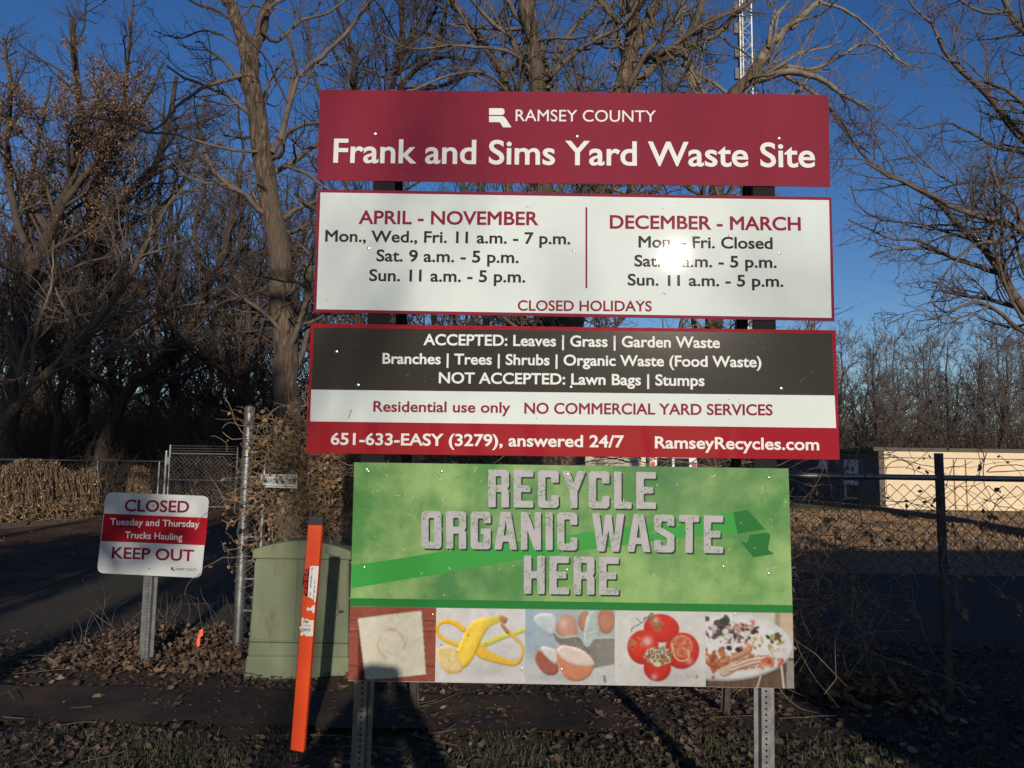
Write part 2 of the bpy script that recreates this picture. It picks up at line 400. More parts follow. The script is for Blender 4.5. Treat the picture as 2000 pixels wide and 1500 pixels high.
finish_tree(T6, L, 1, levels(1.8, 1.2), r, BARK, TWIG_P)
# T5: big tree outside the frame on the right whose limbs reach in
r = np.random.default_rng(15); D = 10
b = at(2230, 905, D); b[2] = 0
T5 = empty('spreading_tree', b, 'large spreading bare tree at the right edge whose long limbs arch over the fence', 'tree')
L = [limb([(2230, 1090), (2220, 900), (2200, 750), (2190, 600), (2170, 420), (2150, 200), (2130, 0)], D, 80, 40),
     limb([(2200, 800), (2100, 700), (2000, 603), (1958, 537), (1923, 487), (1895, 462), (1862, 429), (1832, 393), (1773, 359), (1727, 336), (1694, 312), (1661, 268), (1630, 215)], D, 26, 3, 11),
     limb([(2190, 620), (2080, 490), (2000, 450), (1951, 434), (1895, 416), (1850, 400), (1800, 372), (1740, 345), (1690, 318)], D, 22, 4, 9.6),
     limb([(2180, 500), (2080, 350), (2000, 272), (1960, 226), (1932, 190), (1904, 162), (1867, 128), (1839, 90), (1820, 45), (1795, 25), (1770, -10)], D, 24, 4, 10.6),
     limb([(1958, 537), (1904, 518), (1862, 504), (1820, 487), (1780, 485), (1740, 488), (1700, 500)], D+.4, 11, 3, 10),
     limb([(1880, 512), (1829, 487), (1792, 469), (1745, 467), (1699, 448), (1657, 429)], D+.2, 7, 2.5, 9.8),
     limb([(2200, 760), (2080, 690), (2000, 650), (1960, 617), (1930, 596), (1895, 592), (1850, 610), (1820, 590)], D, 15, 3, 9.3),
     limb([(2180, 450), (2080, 330), (2000, 300), (1950, 288), (1900, 262), (1850, 240), (1800, 250)], D, 14, 3, 10.6),
     limb([(2150, 250), (2060, 120), (1990, 50), (1960, 0), (1940, -60)], D, 22, 8, 11),
     limb([(1975, 20), (1930, 25), (1890, 10), (1850, -20)], D, 8, 3, 10),
     limb([(2170, 400), (2080, 380), (2000, 345), (1940, 355), (1870, 360), (1800, 385)], D, 10, 3, 11),
     limb([(2000, 450), (1960, 470), (1900, 480), (1850, 530), (1820, 580)], D, 8, 3, 9.5)]
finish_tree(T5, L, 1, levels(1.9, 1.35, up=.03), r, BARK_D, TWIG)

# left wood, near trees with traced trunks
def px_tree(seed, name, label, D, limbs, mt, mtw, lv, heavy=1):
    r = np.random.default_rng(seed); x, y = limbs[0][0][0]
    b = at(x, 905, D); b[2] = 0
    t = empty(name, b, label, 'tree')
    Ls = [limb(l[0], D if i < heavy or len(l) < 4 else D, l[1], l[2], l[3] if len(l) > 3 else None, r, .05) for i, l in enumerate(limbs)]
    last = finish_tree(t, Ls, heavy, lv, r, mt, mtw)
    return t, last
LW = levels(1.0, 1.25, rm=.0052, L1max=4.2)
tA, lastA = px_tree(21, 'leafy_topped_tree', 'leaning dark tree at the far left edge still holding tan dry leaves', 25,
    [([(10, 985), (20, 800), (40, 640), (66, 520), (95, 455), (122, 400), (144, 330), (155, 250), (150, 150), (140, 40)], 34, 10),
     ([(66, 520), (30, 420), (15, 300), (20, 180), (10, 80)], 18, 6, 24),
     ([(122, 400), (175, 330), (230, 260), (280, 200), (320, 120)], 14, 4, 24),
     ([(95, 455), (60, 380), (80, 260), (100, 150)], 12, 4, 26),
     ([(40, 640), (90, 560), (150, 520), (220, 500)], 12, 4, 26),
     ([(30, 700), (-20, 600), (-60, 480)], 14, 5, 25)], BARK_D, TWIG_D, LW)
r = np.random.default_rng(5)
pts = lastA[:, 1:].reshape(-1, 3); wp = pts+np.array(tA.location)
dd = wp-CAM; sx = 1000+FPX*(dd@R2)/(dd@Fv); sy = 750-FPX*(dd@U2)/(dd@Fv)
sel = (sy > 70) & (sy < 460) & (sx < 330) & (sx > -80)
nz = value_noise(sx+500, sy, .012, 9)
sel &= nz > .40
cand = pts[sel]; idx = r.choice(len(cand), min(20000, len(cand)*2), replace=True)
V, F = leaf_quads(cand[idx]+r.normal(size=(len(idx), 3))*.06, .068, r)
DRY = leaf_mat('dry_leaves_tan', [(.24, .14, .07), (.15, .09, .045), (.32, .21, .12), (.10, .06, .035)])
o = mesh_np('dry_leaves', V, F, DRY, tA); tag(o, kind='stuff')
px_tree(22, 'forked_tree', 'dark bare tree with upright forks left of centre in the left wood', 29,
    [([(150, 985), (158, 800), (162, 640), (182, 530), (208, 446), (256, 368), (300, 328), (330, 250), (345, 150)], 30, 8),
     ([(182, 530), (175, 430), (200, 330), (235, 230), (250, 120), (260, 0)], 18, 5, 29),
     ([(256, 368), (320, 330), (370, 312), (430, 280)], 10, 4, 28),
     ([(162, 640), (110, 540), (100, 430), (60, 300)], 13, 4, 30),
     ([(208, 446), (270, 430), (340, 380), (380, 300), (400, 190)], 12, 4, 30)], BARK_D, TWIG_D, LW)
px_tree(23, 'pale_leaning_tree', 'pale sunlit trunk leaning steeply right at the lower left of the wood', 23,
    [([(-60, 960), (0, 838), (60, 760), (120, 708), (158, 655), (195, 620), (250, 545), (290, 470), (340, 380)], 26, 6),
     ([(120, 708), (190, 690), (250, 650), (330, 605), (400, 590)], 11, 3, 24),
     ([(60, 760), (70, 650), (100, 560), (105, 470)], 10, 3, 24)], BARK, TWIG, LW)
px_tree(24, 'arching_tree', 'brown bare tree arching right in front of the gap beside the tall tree', 28,
    [([(170, 985), (215, 840), (258, 752), (322, 704), (372, 632), (408, 558), (436, 495), (456, 420), (470, 330)], 30, 7),
     ([(322, 704), (300, 600), (330, 500), (335, 400), (350, 300)], 12, 4, 29),
     ([(372, 632), (440, 590), (520, 560), (580, 470)], 12, 4, 29),
     ([(322, 704), (400, 660), (480, 648), (540, 640)], 10, 4, 29),
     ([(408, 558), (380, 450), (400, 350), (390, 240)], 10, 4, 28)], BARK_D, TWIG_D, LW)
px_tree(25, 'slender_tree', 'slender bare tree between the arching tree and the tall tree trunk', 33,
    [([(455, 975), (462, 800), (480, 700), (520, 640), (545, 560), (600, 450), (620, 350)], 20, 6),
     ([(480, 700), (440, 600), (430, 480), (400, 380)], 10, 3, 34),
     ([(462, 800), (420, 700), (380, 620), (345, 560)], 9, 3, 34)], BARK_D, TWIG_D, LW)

# generic bare trees, shared meshes
def gen_tree(seed, H, spread, mt, mtw, rm=.006, nl=12, name='bare_tree', tw=.11, lab='', dn=1.0):
    r = np.random.default_rng(seed); root = empty(name, (0, 0, 0), lab, 'tree')
    K = KL; z = np.linspace(0, H, K); x = np.cumsum(r.normal(size=K))*.06; y = np.cumsum(r.normal(size=K))*.06
    lean = r.uniform(-.12, .12, 2)
    P = np.stack([x-x[0]+z*lean[0], y-y[0]+z*lean[1], z], 1); Rr = tw*(1-z/H)**.8+.02
    Ls = [(P, Rr)]
    for i in range(nl):
        t = r.uniform(.22, .85); k = int(t*(K-1)); az = r.uniform(0, 2*np.pi); a = R_(r.uniform(22, 55)*spread)
        d = np.array([math.cos(az)*math.sin(a), math.sin(az)*math.sin(a), math.cos(a)]); ln = H*(1.0-t*.75)*r.uniform(.45, .7)
        q = [P[k]]
        for s in range(K-1):
            d = unit(d+r.normal(size=3)*.07+np.array([0, 0, .03])); q.append(q[-1]+d*ln/(K-1))
        Ls.append((np.array(q), np.linspace(Rr[k]*.38, .009, K)))
    finish_tree(root, Ls, 1, [dict(dens=1.5*dn, ang=(25, 55), lf=.38, lmin=.6, lmax=3.2, K=6, wig=.17, up=.08, rf=.45, rmin=.009),
                              dict(dens=2.8*dn, ang=(25, 55), lf=.5, lmin=.4, lmax=1.7, K=5, wig=.2, up=.08, rf=.6, rmin=rm),
                              dict(dens=3.2*dn, ang=(25, 55), lf=.6, lmin=.3, lmax=1.0, K=4, wig=.2, up=.06, rf=.6, rmin=rm*.8)], r, mt, mtw)
    return root
def copy_tree(o, loc, rz, sc, label, group, used=set()):
    if o.name not in used:
        used.add(o.name); c = o
    else:
        c = o.copy(); COL.objects.link(c)
        for ch in list(o.children):
            k = ch.copy(); COL.objects.link(k); k.parent = c
    c.location = loc; c.rotation_euler = (0, 0, rz); c.scale = (sc, sc, sc)
    c['label'] = label; c['group'] = group
    return c
W = [gen_tree(40+i, 11, 1.0, BARK_D, TWIG_D, lab='wood', dn=1.15) for i in range(3)]
r = np.random.default_rng(77)
spots = []
for (px, D) in [(-40, 30), (30, 34), (95, 27), (60, 42), (150, 38), (215, 31), (235, 46), (290, 36), (330, 50), (355, 29), (400, 42), (430, 34), (500, 30), (520, 45), (600, 33),
                (640, 38), (690, 30), (780, 36), (860, 32), (925, 28), (980, 40), (-150, 36), (-120, 26), (10, 55), (120, 58), (200, 60), (270, 55), (370, 60), (450, 55), (560, 58), (650, 60), (760, 55)]:
    spots.append((px, D))
REF = [(-200, 'beyond the left edge'), (-60, 'at the left edge above the fence'), (45, 'above the left end of the vine fence'), (110, 'above the middle of the vine fence'), (180, 'left of the keep out sign'),
       (225, 'above the left half of the keep out sign'), (280, 'above the keep out sign'), (325, 'just left of the swing gate'), (380, 'above the left half of the swing gate'), (440, 'above the right half of the swing gate'),
       (510, 'behind the gate post'), (590, 'behind the tall tan tree'), (670, 'behind the left end of the maroon sign'), (770, 'behind the left end of the banner'), (900, 'behind the left half of the sign'), (2000, 'behind the middle of the sign')]
seen_lab = set()
def wlabel(px, D):
    ref = [b for a, b in REF if px >= a][-1]; k = 'near' if D < 35 else ('middle' if D < 48 else 'deepest')
    s = 'dark wood tree of the %s rank %s' % (k, ref)
    if s in seen_lab: s = 'second ' + s
    seen_lab.add(s); return s
for i, (px, D) in enumerate(spots):
    p = at(px, 905, D); copy_tree(W[i % 3], (p[0], D, 0), r.uniform(0, 6.28), r.uniform(1.25, 1.75)*(1 if D > 33 else .85),
        wlabel(px, D), 'trees of the left wood')
FAR = [gen_tree(60+i, 12, .75, BARK_D, TWIG_F, rm=.02, nl=12, name='far_tree', tw=.13, lab='far') for i in range(3)]
ORD = 'first second third fourth fifth sixth seventh eighth ninth tenth eleventh twelfth thirteenth fourteenth fifteenth sixteenth seventeenth eighteenth nineteenth twentieth'.split()
def ordn(k): return ORD[k] if k < 20 else 'twenty-'+ORD[k-20]
for i in range(34):
    px = 1530+i*17+r.uniform(-7, 7); D = r.uniform(52, 78)
    p = at(px, 905, D); s = r.uniform(.8, 1.05)*D/62
    copy_tree(FAR[i % 3], (p[0], D, 0), r.uniform(0, 6.28), s,
        'slim bare tree of the far tree line, %s rightward from the sign edge' % ordn(i) if i < 28 else 'slim bare far tree standing just outside the right edge, %s along' % ordn(i-28), 'far tree line behind the building')
# understory brush in the wood
def brush(name, n, xr, yr, h, mt, label, seed, rad=.009):
    r = np.random.default_rng(seed); x = r.uniform(*xr, n); y = r.uniform(*yr, n)
    P = np.empty((n, 6, 3)); P[:, 0] = np.stack([x, y, np.zeros(n)], 1)
    d = unit(np.stack([r.normal(size=n)*.4, r.normal(size=n)*.4, np.ones(n)], 1)); ln = r.uniform(.4, 1, n)*h
    for k in range(1, 6):
        d = unit(d+r.normal(size=(n, 3))*.18); P[:, k] = P[:, k-1]+d*(ln/5)[:, None]
    Rr = np.linspace(rad*1.5, rad*.6, 6)[None]*np.ones((n, 1))
    P2, R2_ = grow(P, Rr, r=r, dens=2.2, ang=(25, 60), lf=.4, lmin=.2, lmax=1.3, K=4, wig=.25, up=.03, rf=.7, rmin=rad*.7)
    V, F = join([tubes(P, Rr, 3), tubes(P2, R2_, 3)])
    o = mesh_np(name, V, F, mt); tag(o, label, 'brush', kind='stuff'); return o
brush('wood_undergrowth', 9000, (-36, 2), (27, 55), 5.5, TWIG_D, 'dark tangle of bare undergrowth filling the left wood', 3, .012)
brush('wood_thicket', 7000, (-70, 6), (58, 85), 8.5, TWIG_D, 'deep thicket closing the back of the left wood', 8, .035)
brush('far_undergrowth', 6500, (4, 75), (50, 84), 6.5, TWIG_D, 'brown undergrowth at the foot of the far tree line', 4, .028)
LEAFD = leaf_mat('forest_litter', [(.07, .045, .03), (.11, .07, .04), (.05, .035, .025)])

exec_parts = []
# ------------------------------------------------------------------ vines and fences
VSTEM = mat('dry_vine', (.36, .27, .16), .9, (.19, .13, .08), 6, 3)
VSTEM_R = mat('reddish_stem', (.18, .08, .05), .9, (.12, .07, .05), 6, 3)
VLEAF = leaf_mat('vine_leaves', [(.30, .19, .10), (.20, .11, .055), (.38, .27, .16), (.13, .08, .05), (.34, .17, .07)])
def walk(p0, d0, ln, K, wig, up, r, flat=None):
    n = len(p0); P = np.empty((n, K, 3)); P[:, 0] = p0; d = unit(d0)
    for k in range(1, K):
        d = unit(d+r.normal(size=(n, 3))*wig+np.array([0, 0, up]))
        if flat is not None: d = unit(d*flat)
        P[:, k] = P[:, k-1]+d*(ln/(K-1))[:, None]
    return P
def vines(name, label, loc, p0fn, n, lnr, rad, nleaf, leaf, seed, wig=.35, up=-.12, K=10, d0=None, flat=None, mt=None, keep=None):
    r = np.random.default_rng(seed); root = empty(name, loc, label, 'vine'); L = np.array(loc, float)
    p0 = p0fn(n, r)-L; n = len(p0); d = r.normal(size=(n, 3)) if d0 is None else np.array(d0)+r.normal(size=(n, 3))*.7
    P = walk(p0, d, r.uniform(*lnr, n), K, wig, up, r, flat)
    P[:, :, 2] = np.maximum(P[:, :, 2], .02-L[2])
    if keep is not None: P = P[keep(P+L)]
    Rr = rad*r.uniform(.6, 1.5, (len(P), 1))*np.linspace(1, .6, K)[None]
    V, F = tubes(P, Rr, 4); o = mesh_np('stems', V, F, mt or VSTEM, root); tag(o, kind='stuff')
    if nleaf:
        q = P.reshape(-1, 3); q = q[r.integers(0, len(q), nleaf)]+r.normal(size=(nleaf, 3))*.02
        V, F = leaf_quads(q, leaf, r); o = mesh_np('leaves', V, F, VLEAF, root); tag(o, kind='stuff')
    return root
# near chain link fence
FA, FB = np.array([-2.27, 6.74]), np.array([5.6, 5.21]); FL = np.linalg.norm(FB-FA); fu = (FB-FA)/FL
def fp(s, z, off=0): return (FA[0]+fu[0]*s+fu[1]*off, FA[1]+fu[1]*s-fu[0]*off, z)
near_f = empty('chain_link_fence', fp(0, 0), 'galvanised chain link fence with top rail running behind the big sign to the right edge', 'fence')
def chain(name, fpf, L, z0, z1, dw, rad, parent, mt, sag=0):
    h = dw/2; n = int(L/dw); m_ = int((z1-z0)/h); par = np.array(PW(parent))
    P = []
    for i in range(n):
        s0 = (i+.5)*dw
        for side in (0,):
            k = np.arange(m_+1); ss = s0+np.where(k % 2 == 0, -.25, .25)*dw*1.0*2*.5*1.02
            P.append([fpf(ss[j], z0+k[j]*h, .004 if j % 2 else -.004) for j in range(m_+1)])
    # each wire zigzags half a diamond either way; neighbours meet it
    P = np.array(P)-par
    P2 = P.copy()
    V, F = tubes(P, np.full(P.shape[:2], rad), 3)
    o = mesh_np(name, V, F, mt, parent); tag(o, kind='stuff'); return o
def chain2(name, fpf, L, z0, z1, dw, rad, parent, mt):
    """diamond mesh: zigzag wires touching their neighbours"""
    h = dw/2; n = int(L/(dw/2))-1; m_ = int((z1-z0)/h); par = np.array(PW(parent)); P = []
    for i in range(n):
        a = (i+.5)*dw/2
        k = np.arange(m_+1); sg = 1 if i % 2 else -1
        ss = a+np.where(k % 2 == 0, -1, 1)*sg*dw/4
        P.append([fpf(ss[j], z0+j*h, .003 if (j+i) % 2 else -.003) for j in range(m_+1)])
    P = np.array(P)-par
    V, F = tubes(P, np.full(P.shape[:2], rad), 3)
    o = mesh_np(name, V, F, mt, parent); tag(o, kind='stuff'); return o
chain2('wire_mesh', fp, FL, .03, 1.58, 0.095, .0034, near_f, GALV_D)
b_ = MB(); b_.tube([fp(0.1, 1.6), fp(FL, 1.6)], .021, 10); b_.build('top_rail', GALV, near_f, True)
sp = 5.52
POSTM = mat('dark_weathered_post', (.05, .045, .04), .8, (.09, .08, .07), 9, 4, bump=.4, bscale=40)
for s, rd, zz, mm in ((.14, .024, 1.62, GALV), (2.9, .026, 1.6, GALV), (sp, .031, 1.78, POSTM)):
    b_ = MB(); b_.tube([fp(s, 0), fp(s, zz*.5), fp(s, zz)], rd, 12); b_.build('post', mm, near_f, True)
for s in (.3, 1.2, 2.2, 3.4, 4.3, 5.0, 6.1, 6.9):
    b_ = MB(); p = fp(s, 1.6); q = fp(s+.012, 1.6); b_.tube([p, q], .0255, 8); b_.build('tie_band', GALV_D, near_f, True)
# tall gate post
gp = empty('gate_post', (-2.345, 6.87, 0), 'tall round galvanised gate post with strap bands left of the green cabinet', 'post')
b_ = MB(); b_.tube([(-2.345, 6.87, 0), (-2.345, 6.87, 1), (-2.34, 6.87, 2.13)], .045, 18); b_.build('pipe', GALV, gp, True)
b_ = MB(); b_.tube([(-2.34, 6.87, 2.13), (-2.34, 6.87, 2.14), (-2.34, 6.87, 2.15)], [.042, .034, .01], 18); b_.build('cap', GALV_D, gp, True)
for z in (1.95, 1.86, 1.72, 1.50, 1.22, .98, .62, .35):
    b_ = MB(); b_.tube([(-2.343, 6.87, z), (-2.343, 6.87, z+.022)], 0.0485, 18); b_.box(-2.31, -2.18, 6.845, 6.851, z+.004, z+.018)
    b_.build('strap_band', GALV_D if z > 1.9 else GALV, gp, True)
# vines
def onfence(s0, s1, z0, z1, dep=.12):
    def f(n, r):
        s = r.uniform(s0, s1, n); z = r.uniform(z0, z1, n); off = r.normal(size=n)*dep
        return np.array([fp(s[i], z[i], off[i]) for i in range(n)])
    return f
vines('dried_vine', 'thick tangle of dry tan vines heaped over the fence behind the green cabinet', fp(.7, 0), onfence(.12, 1.75, .8, 1.72, .08), 620, (.25, .8), .0032, 2300, .048, 31, .5, -.05)
vines('dried_vine', 'tuft of dry vine stems on top of the fence right of the gate post', fp(.6, 0), onfence(.16, 1.2, 1.6, 1.98, .07), 300, (.25, .6), .0035, 1100, .045, 32, .4, .02)
vines('dried_vine', 'thin dry vine clinging to the left side of the gate post', (-2.45, 6.8, 0),
      lambda n, r: np.stack([r.normal(-2.52, .08, n), r.normal(7.0, .06, n), r.uniform(.9, 1.75, n)], 1), 16, (.3, .7), .002, 30, .035, 33, .3, -.1)
vines('bramble', 'tangle of thin grey brambles at the fence foot right of the green banner', fp(4.2, 0), onfence(3.75, 4.95, .25, 1.3, .12), 260, (.4, 1.2), .0026, 260, .045, 34, .22, -.06)
vines('bramble', 'reddish bramble stems low on the fence beside the green banner', fp(4.1, 0), onfence(3.7, 4.6, .3, .9, .1), 70, (.4, .9), .003, 120, .04, 35, .2, -.03, mt=VSTEM_R)
vines('dried_vine', 'loose vines looping along the fence rail over the dark fence post', fp(5.4, 0), onfence(4.2, 6.0, 1.6, 1.8, .06), 40, (.5, 1.4), .0026, 90, .04, 36, .28, -.02, K=14, flat=np.array([1, .5, .8]))
vines('dried_vine', 'sparse vine with hanging dead leaves on the mesh right of the dark post', fp(6.4, 0), onfence(4.6, 7.6, .7, 1.6, .03), 60, (.2, .8), .0026, 300, .05, 37, .2, -.2)
vines('dried_vine', 'thin vines crossing the gap between the red panel and the green banner', fp(2.6, 0), onfence(1.6, 4.0, 1.45, 1.75, .05), 110, (.4, 1.1), .0036, 120, .04, 38, .25, -.02, flat=np.array([1, .5, .6]))
# weeds and thin saplings by the gate post
brush('dry_weeds', 45, (-4.0, -2.4), (6.8, 8.4), .6, TWIG, 'thin dry weeds standing left of the gate post', 6, .003)
brush('dry_weeds', 60, (1.4, 3.4), (5.6, 6.2), .6, VSTEM_R, 'dry weed stalks at the foot of the fence right of the banner', 16, .0025)

# left fence, gate
LA, LB = np.array([-16.0, 14.2]), np.array([-11.15, 25.0])
LL = np.linalg.norm(LB-LA); lu = (LB-LA)/LL
def lp(s, z, off=0): return (LA[0]+lu[0]*s+lu[1]*off, LA[1]+lu[1]*s-lu[0]*off, z)
lf = empty('chain_link_fence', lp(0, 0), 'low chain link fence smothered in dry vines along the left side of the drive', 'fence')
chain2('wire_mesh', lp, LL, .05, 1.56, .14, .004, lf, GALV_D)
b_ = MB(); b_.tube([lp(0, 1.6), lp(LL, 1.6)], .024, 8); b_.build('top_rail', GALV, lf, True)
for s in (1.6, 4.3, 7.0, 9.4, 11.6):
    b_ = MB(); b_.tube([lp(s, 0), lp(s, 1.6)], .035, 10); b_.build('post', GALV, lf, True)
def onleft(n, r):
    s = r.uniform(0, LL-.8, n); cl = value_noise(s, s*0, 1.3, 5); z = 1.66-1.4*r.random(n)**1.8; off = r.normal(size=n)*.05+.05
    k = r.random(n) < np.clip((cl-.44)*4, .05, 1); z = z*np.clip(.62+.7*(cl-.3), .5, 1)*(.92+.08*value_noise(s, s*0, 5, 6)); s, z, off = s[k], z[k], off[k]; n = len(s)
    return np.array([lp(s[i], z[i], off[i]) for i in range(n)])
vines('dried_vine', 'curtain of tan dry vines hanging on the low fence at the left edge', lp(6, 0), onleft, 4200, (.4, 1.4), .0065, 8000, .07, 41, .13, -.4, K=7, d0=(0, 0, -1.6), mt=mat('dull_vine', (.25, .18, .11), .9, (.12, .085, .055), 4, 3))
vines('dried_vine', 'low mound of dry grass and vine at the foot of the left fence', lp(4, 0),
      lambda n, r: np.array([lp(s, z, o_) for s, z, o_ in zip(r.uniform(0, 9, n), r.uniform(0, .5, n), r.uniform(0, .6, n))]), 900, (.2, .6), .008, 2500, .08, 42, .3, -.15, K=6)
# gate
gt = empty('swing_gate', (-10.9, 25, 0), 'galvanised chain link swing gate with barbed wire on top beyond the keep out sign', 'gate')
GY = 24.8
def gx(px): return at(px, 905, GY)[0]
x0, x1 = gx(331), gx(463)
for px, zt, rd in ((324, 1.95, .05), (331, 2.14, .035), (463, 2.1, .035)):
    b_ = MB(); x = gx(px); b_.tube([(x, GY, 0), (x, GY, zt)], rd, 10); b_.build('upright', GALV, gt, True)
for z in (1.86, 1.02, .18):
    b_ = MB(); b_.tube([(x0, GY, z), (x1, GY, z)], .026, 8); b_.build('rail', GALV, gt, True)
for z in (1.95, 2.03, 2.11):
    b_ = MB(); b_.tube([(x0, GY, z), (x1, GY, z)], .009, 5); b_.build('barbed_wire', GALV, gt)
gpf = lambda s, z, off=0: (x0+s, GY+off, z)
chain2('wire_mesh', gpf, x1-x0, .2, 1.86, .14, .005, gt, GALV)
b_ = MB(); b_.box(x0-.06, x0+.05, GY-.08, GY-.03, 1.5, 1.75); b_.build('latch', GALV, gt)
# fence beyond the gate
rf = empty('back_fence', (-10, 31, 0), 'far chain link fence with dead ivy seen through the gate', 'fence')
for px in (372, 420, 445, 500):
    x = at(px, 905, 30)[0]; b_ = MB(); b_.tube([(x, 30, 0), (x, 30, 1.7)], .035, 8); b_.build('post', GALV, rf, True)
xa, xb = at(310, 905, 30)[0], at(640, 905, 30)[0]
b_ = MB(); b_.tube([(xa, 30, 1.68), (xb, 30, 1.62)], .03, 8); b_.build('top_rail', GALV, rf, True)
vines('dried_vine', 'dead ivy covering the far fence behind the gate', (-9, 30, 0),
      lambda n, r: np.stack([r.uniform(xa, xb, n), r.normal(30.1, .15, n), r.uniform(.1, 1.55, n)], 1), 1400, (.4, 1.0), .012, 6000, .12, 43, .25, -.4, K=6)

# ------------------------------------------------------------------ lettering tools
class Frame:
    """a flat face in the world: origin Q, right U, up V, outward N"""
    def __init__(s, Q, yaw, tilt):
        s.Q = np.array(Q, float)
        s.N = unit(np.array([-math.sin(yaw), -math.cos(yaw), -math.sin(tilt)]))
        s.U = unit(np.array([math.cos(yaw), -math.sin(yaw), 0])); s.V = np.cross(s.N, s.U)
    def hit(s, px, py):
        d = ray(px, py); t = s.N@(s.Q-CAM)/(s.N@d); p = CAM+d*t-s.Q
        return np.array([p@s.U, p@s.V])
    def W(s, u, v, w=0): return s.Q+s.U*u+s.V*v+s.N*w
def text_verts(txt, off):
    c = bpy.data.curves.new('tmp', 'FONT'); c.body = txt; c.size = 1; c.bevel_depth = off; c.bevel_resolution = 0; c.resolution_u = 5; c.fill_mode = 'FRONT'
    o = bpy.data.objects.new('tmp', c); COL.objects.link(o)
    bpy.context.view_layer.update()
    me = bpy.data.meshes.new_from_object(o.evaluated_get(bpy.context.evaluated_depsgraph_get()))
    V = np.array([v.co[:] for v in me.vertices]); F = [tuple(p.vertices) for p in me.polygons]
    bpy.data.objects.remove(o); bpy.data.curves.remove(c); bpy.data.meshes.remove(me)
    return V, F
HV, _ = text_verts('H', 0); CAPH = HV[:, 1].max()-HV[:, 1].min()
def poly_verts(outlines):
    c = bpy.data.curves.new('tmp', 'CURVE'); c.dimensions = '2D'; c.fill_mode = 'BOTH'
    for pts in outlines:
        sp_ = c.splines.new('POLY'); sp_.points.add(len(pts)-1); sp_.use_cyclic_u = True
        for i, p in enumerate(pts): sp_.points[i].co = (p[0], p[1], 0, 1)
    o = bpy.data.objects.new('tmp', c); COL.objects.link(o); bpy.context.view_layer.update()
    me = bpy.data.meshes.new_from_object(o.evaluated_get(bpy.context.evaluated_depsgraph_get()))
    V = np.array([v.co[:2] for v in me.vertices]); F = [tuple(p.vertices) for p in me.polygons]
    bpy.data.objects.remove(o); bpy.data.curves.remove(c); bpy.data.meshes.remove(me)
    return V, F
def flat(name, V3, F, M, parent, label=None):
    me = bpy.data.meshes.new(name); pw = np.array(PW(parent))
    me.from_pydata([tuple(v-pw) for v in V3], [], F); me.materials.append(M)
    # face outwards
    o = link(name, me, parent)
    if label: o['label'] = label
    return o
def line(fr, txt, x0, y0, x1, y1, cap, M, parent, off=.016, w=.0018, name='lettering'):
    V, F = text_verts(txt, off)
    a = fr.hit(x0, y0); b = fr.hit(x1, y1); c = fr.hit(x0, y0-cap); ch = (c-a)[1]
    mn, mx = V[:, 0].min(), V[:, 0].max(); t = (V[:, 0]-mn)/(mx-mn)
    u = a[0]+(b[0]-a[0])*t; v = a[1]+(b[1]-a[1])*t+V[:, 1]/CAPH*ch
    P = fr.Q+u[:, None]*fr.U+v[:, None]*fr.V+fr.N*(w+V[:, 2:3]*ch/CAPH*.008)
    return flat(name, P, F, M, parent)
def pxpoly(fr, pts, w, M, parent, name='print', smooth=False):
    h = [fr.hit(*p) for p in pts]
    V, F = poly_verts([h])
    P = fr.Q+V[:, :1]*fr.U+V[:, 1:2]*fr.V+fr.N*w
    return flat(name, P, F, M, parent)
def board(fr, quad, th, M, parent, name, w=0, bevel=0):
    h = [fr.hit(*p) for p in quad]
    b_ = MB(); b_.prism([tuple(p) for p in h][::-1], lambda u, v: fr.W(u, v, w-th), lambda u, v: fr.W(u, v, w))
    return b_.build(name, M, parent, bevel=bevel)
def bolt(fr, px, py, parent, rad=.006, w=0, M=None, h=.004):
    u, v = fr.hit(px, py); b_ = MB()
    b_.tube([fr.W(u, v, w), fr.W(u, v, w+h*.7), fr.W(u, v, w+h)], [rad, rad*.9, rad*.4], 8)
    return b_.build('bolt', M or BOLT, parent, True)
BOLT = mat('bolt_steel', (.6, .6, .6), .25, metal=.9)
def panel_mat(name, col, rough=.7, coat=.17, cr=.036, **k):
    return mat(name, col, rough, coat=coat, crough=cr, spec=.10, **k)
MAROON = panel_mat('maroon_panel', (.195, .018, .038), col2=(.23, .022, .045), scale=1.3)
RED3 = panel_mat('red_panel', (.30, .012, .024))
WHITE = panel_mat('white_panel', (.69, .77, .76), col2=(.61, .69, .68), scale=1.5)
BLACK = panel_mat('charcoal_panel', (.035, .033, .028), cr=.16)
INKM = panel_mat('maroon_ink', (.24, .02, .045)); INKD = panel_mat('dark_ink', (.035, .03, .035)); INKW = panel_mat('white_ink', (.74, .77, .76))
BACKM = mat('aluminium_back', (.45, .45, .45), .5, metal=.6)

